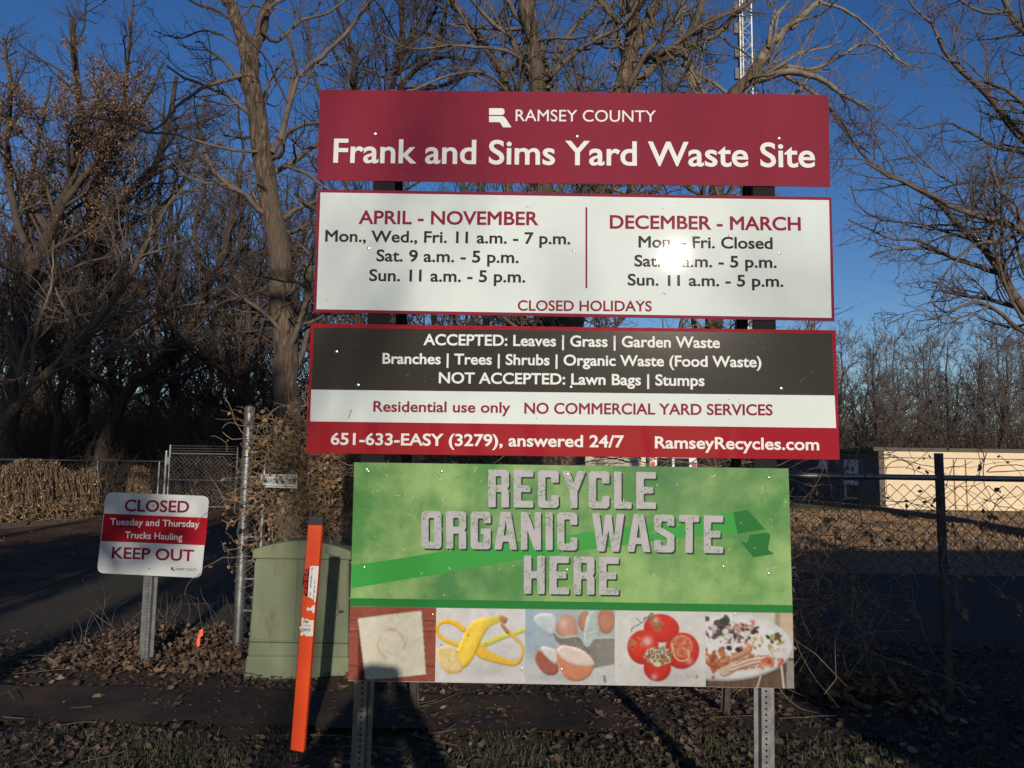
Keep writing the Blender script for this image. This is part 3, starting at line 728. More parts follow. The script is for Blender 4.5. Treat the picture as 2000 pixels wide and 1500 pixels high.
# ------------------------------------------------------------------ the big sign
FR = Frame((0, 3.55, CAMZ), R_(1.6), R_(.6))
big = empty('site_sign', (0.28, 3.62, 0), 'tall yard waste site sign of maroon, white, black and green boards on two steel posts', 'sign')
def uch(name, A, B, fw, M, parent, wid=.09, dep=.032, holes=None):
    """hat-section steel post from A to B, fw = direction it faces"""
    A = Vector(A); B = Vector(B); d = (B-A).normalized(); f = Vector(fw); f = (f-d*f.dot(d)).normalized(); x = d.cross(f).normalized()
    h = wid/2; sec = [(-h, 0), (-h*.55, 0), (-h*.45, dep), (h*.45, dep), (h*.55, 0), (h, 0)]
    t = .004; n = len(sec)
    out = sec+[(p[0]*(1 if abs(p[0]) > h*.5 else .82), p[1]-t) for p in sec[::-1]]
    b_ = MB(); v = [A+x*p[0]+f*p[1] for p in out]+[B+x*p[0]+f*p[1] for p in out]; m_ = len(out)
    fs = [(i, (i+1) % m_, m_+(i+1) % m_, m_+i) for i in range(m_)]
    for i in range(n-1): fs.append((m_+i, m_+i+1, m_+m_-2-i, m_+m_-1-i))
    b_.add(v, fs); o = b_.build(name, M, parent)
    L = (B-A).length; hb = MB()
    for k in range(int(L/.0254)-1):
        c = A+d*(.03+k*.0254)+f*(dep+.0008)
        hb.add([c+x*math.cos(a)*.0052+d*math.sin(a)*.0052 for a in [i*math.pi/4 for i in range(8)]], [tuple(range(8))])
    if holes: q = hb.build('hole_row', BLACKM, o); 
    return o
def foot(a, b):  # extend line a->b to the ground
    a = np.array(a); b = np.array(b); t = (a[2]+.1)/(a[2]-b[2]); return a+(b-a)*t
for (xa_, ya_, xb_, yb_) in ((757, 195, 700, 1500), (1492, 200, 1499, 1500)):
    A = FR.W(*FR.hit(xa_, ya_), -.046); B = FR.W(*FR.hit(xb_, yb_), -.046)
    uch('post', foot(A, B), A, tuple(FR.N), GALV, big, holes=True)
for (xa_, base) in ((772, (-.62, 5.42, -.1)), (1466, (1.47, 5.42, -.1))):
    A = at(xa_, 280, 3.66); uch('rear_brace', base, A, (0, -1, 0), POSTM, big, wid=.06, dep=.025, holes=False)
for y in (362, 622, 899):
    for x in (757-(y-195)*.0437, 1492+(y-200)*.0054):
        c = FR.W(*FR.hit(x, y+(13 if x > 1000 else 0)), -.0065); b_ = MB()
        b_.box(c[0]-.052, c[0]+.052, c[1], c[1]+.004, c[2]-.06, c[2]+.06); b_.build('shade_bracket', BLACKM, big)  # black bracket widened over the post to stand for shade in the gaps
p1 = board(FR, [(625, 175), (1618, 185), (1622, 365), (619, 352)], .003, MAROON, big, 'header_panel')
p2 = board(FR, [(620, 370), (1624, 385), (1630, 627), (612, 610)], .003, MAROON, big, 'hours_panel')
p3 = board(FR, [(607, 632), (1632, 645), (1640, 898), (598, 885)], .003, RED3, big, 'rules_panel')
pxpoly(FR, [(626, 376), (1619, 391), (1624, 621), (618, 604)], .0008, WHITE, p2, 'white_field')
pxpoly(FR, [(613, 640), (1625, 651), (1630, 772), (608, 760.5)], .0008, BLACK, p3, 'black_field')
pxpoly(FR, [(608, 761), (1630, 772.5), (1633, 836), (606, 823)], .0008, WHITE, p3, 'white_field')
line(FR, 'RAMSEY COUNTY', 1007, 236.5, 1281, 238.5, 22, INKW, p1, .003)
line(FR, 'Frank and Sims Yard Waste Site', 651, 317, 1592, 326.5, 45, INKW, p1, .016)
lg = lambda q: [(940+x/5.556, 200+y/5.556) for x, y in q]
pxpoly(FR, lg([(85, 65), (225, 65), (245, 74), (253, 92), (253, 112), (244, 130), (228, 138), (85, 138)]), .0018, INKW, p1, 'logo')
pxpoly(FR, lg([(85, 150), (225, 150), (248, 157), (266, 176), (328, 272), (235, 272), (212, 230), (203, 220), (188, 216), (85, 216)]), .0018, INKW, p1, 'logo')
for a in (('APRIL - NOVEMBER', 700, 437, 1052, 439.5, 25, INKM, .022), ('Mon., Wed., Fri. 11 a.m. - 7 p.m.', 635, 471.5, 1114, 477, 21.5, INKD, .021),
          ('Sat. 9 a.m. - 5 p.m.', 735, 510, 1013, 513.5, 22, INKD, .021), ('Sun. 11 a.m. - 5 p.m.', 721, 548.5, 1026, 551.5, 22, INKD, .021),
          ('DECEMBER - MARCH', 1191, 446, 1564, 450, 25, INKM, .022), ('Mon. - Fri. Closed', 1247, 483, 1509, 486, 21.5, INKD, .021),
          ('Sat. 9 a.m. - 5 p.m.', 1239, 520, 1517, 523, 21.5, INKD, .021), ('Sun. 11 a.m. - 5 p.m.', 1226, 557, 1530, 560, 21.5, INKD, .021),
          ('CLOSED HOLIDAYS', 1011, 606.5, 1273, 608, 19.5, INKM, .018)):
    line(FR, a[0], a[1], a[2], a[3], a[4], a[5], a[6], p2, a[7])
pxpoly(FR, [(1143.5, 405), (1147, 405), (1147, 563), (1143.5, 563)], .0018, INKM, p2, 'divider_line')
for a in (('ACCEPTED: Leaves | Grass | Garden Waste', 827, 673.5, 1406, 679.5, 20.5, INKW), ('Branches | Trees | Shrubs | Organic Waste (Food Waste)', 747, 710, 1487, 717, 20, INKW),
          ('NOT ACCEPTED: Lawn Bags | Stumps', 857, 748, 1376, 753.5, 20.5, INKW), ('Residential use only', 729, 803.6, 997, 806, 20, INKM),
          ('NO COMMERCIAL YARD SERVICES', 1024, 807.5, 1509, 811, 20.5, INKM), ('651-633-EASY (3279), answered 24/7', 646, 868, 1219, 873.5, 22, INKW),
          ('RamseyRecycles.com', 1279, 875, 1600, 879, 22, INKW)):
    line(FR, a[0], a[1], a[2], a[3], a[4], a[5], a[6], p3, .021)
for x, y in ((732, 261), (1127, 266), (1522, 270)): bolt(FR, x, y, p1, .008)
for x, y in ((720, 485), (1121, 490), (1522, 495)): bolt(FR, x, y, p2, .008)
for x, y in ((699, 752), (1115, 756), (1526, 759), (657, 687)): bolt(FR, x, y, p3, .008)
# green banner
GREEN = panel_mat('green_banner', (.075, .23, .065), .5, coat=.25, cr=.2, col2=(.26, .42, .16), scale=2.3, detail=9, contrast=(.43, .62), col3=(.045, .17, .065), s3=1.5, c3=(.50, .70))
G_SW = panel_mat('swoosh_green', (.04, .30, .055), .5, coat=.25, cr=.2)
G_SW2 = panel_mat('swoosh_green_light', (.11, .46, .10), .5, coat=.25, cr=.2)
G_DK = panel_mat('arrow_green', (.014, .15, .03), .5, coat=.25, cr=.2)
G_ST = panel_mat('stripe_green', (.016, .18, .035), .5, coat=.25, cr=.2)
p4 = board(FR, [(692, 903), (1540, 915), (1548, 1197), (684, 1184)], .006, GREEN, big, 'banner_panel')
T4 = lambda q: [(660+x/2.1277, 890+y/2.1277) for x, y in q]
FR4 = FR
pxpoly(FR, T4([(56, 456), (250, 428), (400, 403), (700, 362), (900, 338), (1200, 296), (1420, 262), (1645, 237), (1662, 321), (1420, 343), (1200, 370), (1000, 396), (770, 430), (400, 495), (56, 551)]), .0006, G_SW, p4, 'swoosh')
c7 = lambda q: [(1400+x/11.536, 980+y/11.536) for x, y in q]
pxpoly(FR, c7([(370, 235), (690, 180), (1090, 615), (470, 722)]), .0012, G_DK, p4, 'arrow')
pxpoly(FR, c7([(750, 745), (1130, 695), (1180, 710), (1205, 765), (1150, 1080), (1295, 1175), (825, 1250), (530, 880), (680, 930)]), .0012, G_DK, p4, 'arrow')
pxpoly(FR, [(684.3, 1168), (1548, 1182), (1548, 1196.5), (684, 1183.5)], .0010, G_ST, p4, 'stripe')
BF = {'R': (1, [[(0, 0), (0, 2), (.88, 2), (1, 1.88), (1, 1.12), (.9, 1.0), (1, .88), (1, 0), (.64, 0), (.64, .82), (.36, .82), (.36, 0)], [(.36, 1.18), (.64, 1.18), (.64, 1.66), (.36, 1.66)]]),
 'E': (.95, [[(0, 0), (0, 2), (.95, 2), (.95, 1.64), (.36, 1.64), (.36, 1.19), (.82, 1.19), (.82, .83), (.36, .83), (.36, .36), (.95, .36), (.95, 0)]]),
 'C': (1, [[(.12, 0), (0, .12), (0, 1.88), (.12, 2), (.88, 2), (1, 1.88), (1, 1.35), (.64, 1.35), (.64, 1.64), (.36, 1.64), (.36, .36), (.64, .36), (.64, .68), (1, .68), (1, .12), (.88, 0)]]),
 'Y': (1, [[(.32, 0), (.32, .85), (-.08, 2), (.31, 2), (.5, 1.35), (.69, 2), (1.08, 2), (.68, .85), (.68, 0)]]),
 'L': (.85, [[(0, 0), (0, 2), (.36, 2), (.36, .36), (.85, .36), (.85, 0)]]),
 'O': (1, [[(.12, 0), (0, .12), (0, 1.88), (.12, 2), (.88, 2), (1, 1.88), (1, .12), (.88, 0)], [(.36, .36), (.64, .36), (.64, 1.64), (.36, 1.64)]]),
 'G': (1, [[(.12, 0), (0, .12), (0, 1.88), (.12, 2), (.88, 2), (1, 1.88), (1, 1.38), (.64, 1.38), (.64, 1.64), (.36, 1.64), (.36, .36), (.64, .36), (.64, .8), (.5, .8), (.5, 1.1), (1, 1.1), (1, .12), (.88, 0)]]),
 'A': (1.05, [[(-.05, 0), (.28, 2), (.77, 2), (1.1, 0), (.74, 0), (.68, .42), (.37, .42), (.31, 0)], [(.42, .74), (.63, .74), (.525, 1.55)]]),
 'N': (1, [[(0, 0), (0, 2), (.34, 2), (.68, 1.0), (.68, 2), (1, 2), (1, 0), (.68, 0), (.32, 1.05), (.32, 0)]]),
 'I': (.36, [[(0, 0), (0, 2), (.36, 2), (.36, 0)]]),
 'W': (1.5, [[(.22, 0), (-.04, 2), (.33, 2), (.46, .75), (.6, 1.95), (.9, 1.95), (1.04, .75), (1.17, 2), (1.54, 2), (1.28, 0), (.92, 0), (.75, 1.15), (.58, 0)]]),
 'S': (1, [[(.12, 0), (0, .12), (0, .65), (.36, .65), (.36, .36), (.64, .36), (.64, .75), (0, 1.15), (0, 1.88), (.12, 2), (.88, 2), (1, 1.88), (1, 1.4), (.64, 1.4), (.64, 1.64), (.36, 1.64), (.36, 1.32), (1, .92), (1, .12), (.88, 0)]]),
 'T': (1, [[(.32, 0), (.32, 1.64), (0, 1.64), (0, 2), (1, 2), (1, 1.64), (.68, 1.64), (.68, 0)]]),
 'H': (1, [[(0, 0), (0, 2), (.36, 2), (.36, 1.18), (.64, 1.18), (.64, 2), (1, 2), (1, 0), (.64, 0), (.64, .82), (.36, .82), (.36, 0)]])}
def soften(pts, c=.045):
    out = []; n = len(pts)
    for i in range(n):
        a, b, d = np.array(pts[i-1]), np.array(pts[i]), np.array(pts[(i+1) % n])
        for q in (a, d):
            l = np.linalg.norm(q-b); out.append(tuple(b+(q-b)*min(c/l, .3)))
    return out
def block(txt, x0, yt0, yb0, x1, yt1, yb1, M, MS, parent):
    wid = 0; pos = []
    for ch in txt: pos.append(wid); wid += BF[ch][0]+.22
    wid -= .22
    for ch, s in zip(txt, pos):
        V, F = poly_verts([soften(o_) for o_ in BF[ch][1]])
        for mm, ww, dx, dy in ((MS, .0014, 3.2, 3.4), (M, .0020, 0, 0)):
            P = []
            for (a, b) in V:
                t = (s+a)/wid; x = x0+(x1-x0)*t+dx; yb = yb0+(yb1-yb0)*t; yt = yt0+(yt1-yt0)*t
                u, v = FR.hit(x, yb+(yt-yb)*b/2+dy); P.append(FR.W(u, v, ww))
            flat('lettering' if mm is M else 'lettering_shadow_print', np.array(P), F, mm, parent)
def distressed():
    M = panel_mat('distressed_grey_ink', (.56, .56, .58), .55, coat=.2, cr=.2); t = M.node_tree; p = t.nodes['Principled BSDF']
    tc = t.nodes.new('ShaderNodeTexCoord'); n1 = t.nodes.new('ShaderNodeTexNoise'); n1.inputs['Scale'].default_value = 110; n1.inputs['Detail'].default_value = 6
    n1.inputs['Roughness'].default_value = .75
    n2 = t.nodes.new('ShaderNodeTexNoise'); n2.inputs['Scale'].default_value = 14; n2.inputs['Detail'].default_value = 2
    t.links.new(tc.outputs['Object'], n1.inputs[0]); t.links.new(tc.outputs['Object'], n2.inputs[0])
    mu = t.nodes.new('ShaderNodeMath'); mu.operation = 'MULTIPLY'
    r2 = t.nodes.new('ShaderNodeMapRange'); r2.inputs[1].default_value = .40; r2.inputs[2].default_value = .62
    r1 = t.nodes.new('ShaderNodeMapRange'); r1.inputs[1].default_value = .50; r1.inputs[2].default_value = .56
    t.links.new(n1.outputs[0], r1.inputs[0]); t.links.new(n2.outputs[0], r2.inputs[0])
    t.links.new(r1.outputs[0], mu.inputs[0]); t.links.new(r2.outputs[0], mu.inputs[1])
    mx = t.nodes.new('ShaderNodeMix'); mx.data_type = 'RGBA'; mx.inputs[6].default_value = (.43, .42, .45, 1); mx.inputs[7].default_value = (.11, .24, .12, 1)
    t.links.new(mu.outputs[0], mx.inputs[0]); t.links.new(mx.outputs[2], p.inputs['Base Color']); return M
DIS = distressed(); INKS = panel_mat('green_black_ink', (.02, .045, .03), .5, coat=.2, cr=.2)
block('RECYCLE', 953.5, 917, 990.5, 1281, 922, 994, DIS, INKS, p4)
block('ORGANIC', 823, 998, 1071, 1127.5, 1001, 1075, DIS, INKS, p4)
block('WASTE', 1158, 1002.5, 1076.5, 1412, 1007, 1080.5, DIS, INKS, p4)
block('HERE', 1023, 1085, 1159.5, 1208.5, 1088, 1162, DIS, INKS, p4)
for x, y in ((716, 917), (719, 921), (862, 921), (1502, 933), (711, 1108), (1107, 1113), (1501, 1120), (1413, 1107), (1109, 926)): bolt(FR, x, y, p4, .006)

def flecks(parent, x0, x1, y0, y1, n, seed, M, smin=1.0, smax=3.2, name='scuff_marks'):
    r = np.random.default_rng(seed); V, F = [], []
    for _ in range(n):
        x, y, a, l, t = r.uniform(x0, x1), r.uniform(y0, y1), r.uniform(0, 3.14), r.uniform(smin, smax), r.uniform(.5, 1.1)
        if r.random() < .3: l *= 3; t *= .5
        c, s_ = math.cos(a), math.sin(a); b = len(V)
        for (p, q) in ((-l, 0), (-l*.4, t), (l*.7, t*.7), (l, 0), (l*.3, -t), (-l*.6, -t*.6)):
            V.append(FR.W(*FR.hit(x+p*c-q*s_, y+p*s_+q*c), .0026))
        F.append(tuple(range(b, b+6)))
    o = flat(name, np.array(V), F, M, parent); o['kind'] = 'stuff'
SCW = panel_mat('scuff_pale', (.55, .62, .52)); SCD = panel_mat('scuff_dark', (.10, .10, .09)); SCG = panel_mat('scuff_grey', (.16, .155, .14))
flecks(p4, 700, 1535, 915, 1165, 70, 1, SCW); flecks(p4, 700, 1535, 915, 1165, 40, 2, panel_mat('scuff_green', (.05, .13, .05)))
flecks(p3, 615, 1620, 650, 760, 26, 3, SCG); flecks(p3, 612, 1625, 770, 830, 10, 4, SCD, .6, 1.6); flecks(p2, 625, 1615, 395, 600, 16, 5, SCD, .6, 1.4); flecks(p1, 635, 1610, 190, 350, 18, 6, panel_mat('scuff_rose', (.34, .08, .10)), .8, 2)
pxpoly(FR, [(686, 800), (687.4, 800), (681.5, 817), (680.3, 817)], .0026, SCD, p3, 'scratch')
# food pictures: flat print, painted as colours on a fine grid
def inpoly(X, Y, pts):
    ins = np.zeros(X.shape, bool); n = len(pts)
    for i in range(n):
        xa, ya = pts[i]; xb, yb = pts[(i+1) % n]
        if ya == yb: continue
        c = ((ya > Y) != (yb > Y)) & (X < (xb-xa)*(Y-ya)/(yb-ya)+xa); ins ^= c
    return ins
def sm(pts, k=2):
    pts = [np.array(p, float) for p in pts]
    for _ in range(k):
        q = []
        for i in range(len(pts)):
            a, b = pts[i], pts[(i+1) % len(pts)]; q += [a*.75+b*.25, a*.25+b*.75]
        pts = q
    return [tuple(p) for p in pts]
def sdseg(X, Y, path, w):
    best = np.full(X.shape, 1e9); side = np.zeros(X.shape)
    for i in range(len(path)-1):
        (xa, ya), (xb, yb) = path[i], path[i+1]; wa = w[i] if hasattr(w, '__len__') else w; wb = w[i+1] if hasattr(w, '__len__') else w
        dx, dy = xb-xa, yb-ya; t = np.clip(((X-xa)*dx+(Y-ya)*dy)/(dx*dx+dy*dy), 0, 1)
        d = np.hypot(X-xa-t*dx, Y-ya-t*dy)-(wa+(wb-wa)*t)/2
        m_ = d < best; best = np.where(m_, d, best); side = np.where(m_, (X-xa)*dy-(Y-ya)*dx, side)
    return best, side
def smooth_path(p, n=24): return [tuple(q) for q in catmull([(a, b, 0) for a, b in p], n)[:, :2]]
def blur(M, it):
    for _ in range(it):
        q = np.pad(M, 1, mode='edge'); M = (q[1:-1, 1:-1]*2+q[:-2, 1:-1]+q[2:, 1:-1]+q[1:-1, :-2]+q[1:-1, 2:])/6
    return M
def relief(m_, k=3.2, it=9):
    b = blur(m_.astype(float), it); gy, gx = np.gradient(b); return np.clip(1+k*(gx*.55+gy*.85)+.10*(b-.7), .45, 1.5)
class Paint:
    def __init__(s, X, Y, col): s.X, s.Y = X, Y; s.C = np.ones(X.shape+(3,))*np.array(col)
    def nz(s, sc, seed): return value_noise(s.X+37, s.Y+11, sc, seed)
    def put(s, a, col):
        a = np.clip(a, 0, 1)[..., None]; col = np.asarray(col); s.C = s.C*(1-a)+(col if col.ndim == 3 else col[None, None, :])*a
    def poly(s, pts, col, k=2, tex=0, seed=1):
        m_ = blur(inpoly(s.X, s.Y, sm(pts, k) if k else pts).astype(float), 1)
        c = np.array(col)[None, None, :]*(1+tex*(s.nz(.25, seed)-.5)[..., None]*2)*(relief(m_)[..., None] if k else 1); s.put(m_, c); return m_
    def stroke(s, path, w, col, edge=None, ww=None):
        p = smooth_path(path) if len(path) > 2 else path
        if hasattr(w, '__len__'): w = np.interp(np.linspace(0, 1, len(p)), np.linspace(0, 1, len(w)), w)
        d, sd = sdseg(s.X, s.Y, p, w); m_ = np.clip(.5-d, 0, 1); s.put(m_, np.array(col)[None, None, :]*(relief(m_, 2.6, 6)[..., None] if np.max(w) > 5 else np.ones(m_.shape+(1,))))
        if edge is not None: s.put(np.clip(.5-d, 0, 1)*(np.clip((d+2.5)/2.5, 0, 1))*.8, edge)
    def ell(s, cx, cy, rx, ry, col, rot=0, soft=1.5, hl=None, dark=.45, a=1):
        c, n = math.cos(rot), math.sin(rot); x = (s.X-cx)*c+(s.Y-cy)*n; y = -(s.X-cx)*n+(s.Y-cy)*c
        q = np.sqrt((x/rx)**2+(y/ry)**2); m_ = np.clip((1-q)*min(rx, ry)/soft+.5, 0, 1)
        sh = 1-dark*np.clip(q, 0, 1)**2.5*(.6+.4*np.clip(y/ry, -1, 1)); s.put(m_*a, np.array(col)[None, None, :]*sh[..., None])
        if hl is not None: s.put(np.exp(-(((s.X-cx-hl[0])/hl[2])**2+((s.Y-cy-hl[1])/hl[2])**2))*hl[3], (.9, .9, .88))
        return m_
def cell(name, label, xt0, xt1, xb0, xb1, yt0, yt1, yb0, yb1, bg, paint, M, parent):
    nx, ny = int((xt1-xt0)*.85), int((yb0-yt0)*.85)
    s, t = np.meshgrid(np.linspace(0, 1, nx), np.linspace(0, 1, ny))
    X = (xt0+(xt1-xt0)*s)*(1-t)+(xb0+(xb1-xb0)*s)*t; Y = (yt0+(yt1-yt0)*s)*(1-t)+(yb0+(yb1-yb0)*s)*t
    P = Paint(X, Y, bg); paint(P)
    D_ = ray(0, 0)[None, None]+R2*(X/FPX)[..., None]-U2*(Y/FPX)[..., None]
    tt = (FR.N@(FR.Q-CAM))/(D_@FR.N); V = CAM+D_*tt[..., None]+FR.N*.0012-np.array(PW(parent))
    i = np.arange(ny-1)[:, None]*nx+np.arange(nx-1)[None]; F = np.stack([i, i+nx, i+nx+1, i+1], -1).reshape(-1, 4)
    o = mesh_np(name, V.reshape(-1, 3), F, M, None); o.parent = parent; o['label'] = label
    C = P.C.copy()
    for _ in range(2):
        Cp = np.pad(C, ((1, 1), (1, 1), (0, 0)), mode='edge'); C = (Cp[1:-1, 1:-1]*4+Cp[:-2, 1:-1]+Cp[2:, 1:-1]+Cp[1:-1, :-2]+Cp[1:-1, 2:])/8
    C = C*(1+.10*(value_noise(X, Y, .9, 21)-.5)+.14*(value_noise(X, Y, .08, 22)-.5)+.10*(value_noise(X, Y, .3, 23)-.5))[..., None]
    P.C = C
    at_ = o.data.color_attributes.new('print', 'FLOAT_COLOR', 'POINT')
    at_.data.foreach_set('color', np.concatenate([np.clip(P.C*.82, 0, 1), np.ones(X.shape+(1,))], -1).astype(np.float32).ravel())
    return o
PRINT = panel_mat('photo_print', (.5, .5, .5), .5, coat=.3, cr=.15)
_a = PRINT.node_tree.nodes.new('ShaderNodeAttribute'); _a.attribute_name = 'print'
PRINT.node_tree.links.new(_a.outputs['Color'], PRINT.node_tree.nodes['Principled BSDF'].inputs['Base Color'])
pf = board(FR, [(684, 1184.5), (1548, 1197.5), (1551, 1344.5), (680, 1330)], .006, BACKM, big, 'picture_panel')
def napkin(P):
    P.put(.75*P.nz(.02, 3)[...]*0+.8*value_noise(P.X*.15, P.Y, .5, 4), (.20, .045, .03)); P.put(.35*value_noise(P.X*.2, P.Y, 1.3, 6), (.42, .16, .11))
    for y in (1211, 1232, 1300): P.put(np.exp(-((P.Y-y-(P.X-680)*.01)/1.1)**2)*.8, (.08, .02, .02))
    P.put(np.exp(-((P.Y-1228)/1.2)**2)*.4, (.5, .28, .22))
    P.poly([(700, 1329), (713, 1329), (757, 1327), (833, 1319), (824, 1193), (760, 1199), (699, 1207)], (.12, .03, .02), 0)
    m_ = P.poly([(714, 1327), (757, 1325), (832, 1317), (823, 1193), (760, 1200), (699, 1208)], (.70, .68, .55), 0, .05)
    P.put(m_*.35*P.nz(.06, 8), (.62, .62, .52))
    q = np.hypot((P.X-764), (P.Y-1259)*.97); an = np.arctan2(P.Y-1259, P.X-764)
    P.put(np.exp(-((q-26)/1.2)**2)*np.clip(.45+.5*np.sin(an*2+2.2)+.25*np.sin(an*7), 0, .85), (.45, .28, .17))
    P.put(np.exp(-((q-28.5)/2.6)**2)*np.exp(-((an+1.5)/.55)**2)*.7, (.52, .33, .22))
    P.put(np.exp(-((np.hypot(P.X-765, P.Y-1240)-13)/1.3)**2)*np.exp(-((P.Y-1224)/4)**2)*.5, (.45, .3, .2))
    P.stroke([(794, 1243), (795, 1252), (791, 1262)], 1.3, (.5, .36, .25)); P.stroke([(756, 1272), (765, 1276)], 1.2, (.5, .36, .25))
def banana(P):
    P.put(np.clip((P.Y-1190)/140, 0, 1)*.35, (.62, .63, .63)); P.put(.25*P.nz(.03, 2), (.55, .58, .60))
    P.put(np.exp(-((P.X-935)/60)**2-((P.Y-1312)/12)**2)*.45, (.45, .45, .43)); P.put(np.exp(-((P.X-990)/35)**2-((P.Y-1296)/8)**2)*.4, (.42, .42, .40))
    P.stroke([(948, 1258), (975, 1246), (1000, 1238), (1026, 1230)], [13, 12, 10, 9], (.60, .62, .13), (.45, .5, .08))
    P.stroke([(905, 1230), (890, 1218), (872, 1213), (857, 1220), (854, 1235), (866, 1248), (885, 1256), (900, 1262)], [10, 10, 10, 7, 6, 8, 9, 9], (.82, .52, .03), (.62, .34, .02))
    P.stroke([(936, 1268), (946, 1278), (965, 1285), (990, 1293), (1008, 1295), (1019, 1284), (1021, 1266), (1012, 1252), (998, 1238), (985, 1226), (979, 1217)], [24, 21, 17, 14, 12, 7, 5, 7, 8, 6, 4], (.76, .50, .06), (.50, .28, .04))
    P.stroke([(1000, 1238), (1012, 1252), (1019, 1266)], 3, (.62, .55, .25))
    m_ = P.poly([(978, 1203), (960, 1205), (944, 1206), (924, 1213), (911, 1228), (902, 1250), (892, 1272), (880, 1292), (888, 1312), (908, 1306), (924, 1288), (933, 1266), (942, 1246), (954, 1224), (978, 1216)], (.80, .56, .05), 2, .08)
    P.put(m_*np.exp(-((P.X-(905+(1300-P.Y)*.48-8))/9)**2)*.5, (.95, .74, .16)); P.put(m_*np.clip((P.X-(918+(1300-P.Y)*.42))/14, 0, 1)*.5, (.55, .33, .03))
    P.put(m_*np.exp(-((P.X-965)/16)**2)*.6, (.55, .60, .12))
    P.poly([(975, 1200), (984, 1203), (993, 1207), (990, 1214), (987, 1219), (976, 1214)], (.42, .20, .10), 1)
    P.poly([(975, 1215), (984, 1218), (996, 1236), (991, 1240), (980, 1226)], (.35, .2, .1), 1)
    m_ = P.poly([(851, 1270), (858, 1263), (884, 1259), (897, 1286), (905, 1306), (898, 1314), (880, 1317), (866, 1310), (856, 1292)], (.74, .62, .30), 1, .12)
    P.put(m_*np.exp(-((P.Y-1314)/5)**2)*.8, (.72, .36, .10)); P.put(m_*.4*value_noise(P.X, P.Y*.3, .5, 5), (.55, .42, .16))
    for x, y in ((915, 1241), (949, 1257), (862, 1260), (893, 1273)): P.ell(x, y, 1.8, 1.4, (.15, .08, .03), dark=0)
def eggs(P):
    P.put(np.clip((P.X-1026)/100, 0, 1)*.6, (.42, .45, .44)); P.put(np.clip((P.Y-1265)/45, 0, 1), (.55, .57, .57)); P.put(.3*P.nz(.02, 7), (.50, .60, .66))
    P.poly([(1038, 1206), (1060, 1196), (1085, 1200), (1088, 1230), (1082, 1244), (1062, 1236)], (.52, .60, .63), 2, .1)
    P.ell(1143, 1214, 14, 20, (.50, .24, .17)); P.ell(1184, 1212, 17, 26, (.50, .24, .17)); P.ell(1107, 1228, 21, 28, (.58, .33, .25), hl=(-6, -12, 9, .3))
    P.poly([(1148, 1194), (1164, 1194), (1176, 1250), (1164, 1262), (1146, 1262), (1138, 1246)], (.42, .52, .50), 1, .15)
    m_ = P.poly([(1080, 1232), (1096, 1247), (1132, 1243), (1147, 1264), (1160, 1248), (1201, 1246), (1201, 1297), (1160, 1305), (1120, 1290), (1098, 1262), (1084, 1250)], (.20, .20, .18), 0, .2)
    P.put(m_*np.clip((P.X-1130)/70, 0, 1)*.4, (.32, .30, .27))
    P.stroke([(1080, 1230), (1096, 1245), (1130, 1242), (1147, 1262), (1160, 1247), (1201, 1245)], 3.4, (.46, .55, .54))
    P.put(np.exp(-((P.X-1100)/70)**2-((P.Y-1322)/8)**2)*.5, (.33, .34, .36))
    P.poly([(1052, 1265), (1090, 1293), (1092, 1316), (1070, 1321), (1052, 1306), (1043, 1285)], (.36, .12, .08), 2, .1)
    P.poly([(1053, 1264), (1066, 1262), (1090, 1271), (1090, 1302), (1068, 1285)], (.66, .66, .66), 1)
    P.poly([(1085, 1270), (1100, 1260), (1125, 1264), (1148, 1278), (1162, 1300), (1152, 1322), (1128, 1333), (1104, 1326), (1090, 1300)], (.58, .24, .13), 2, .08)
    m_ = P.poly([(1085, 1272), (1096, 1259), (1112, 1262), (1130, 1266), (1148, 1276), (1162, 1295), (1158, 1303), (1132, 1302), (1106, 1294)], (.72, .62, .56), 1, .05)
    P.put(m_*np.clip((P.Y-1280)/30, 0, 1)*.4, (.55, .42, .36)); P.poly([(1178, 1318), (1182, 1320), (1184, 1334), (1180, 1333)], (.12, .11, .1), 0)
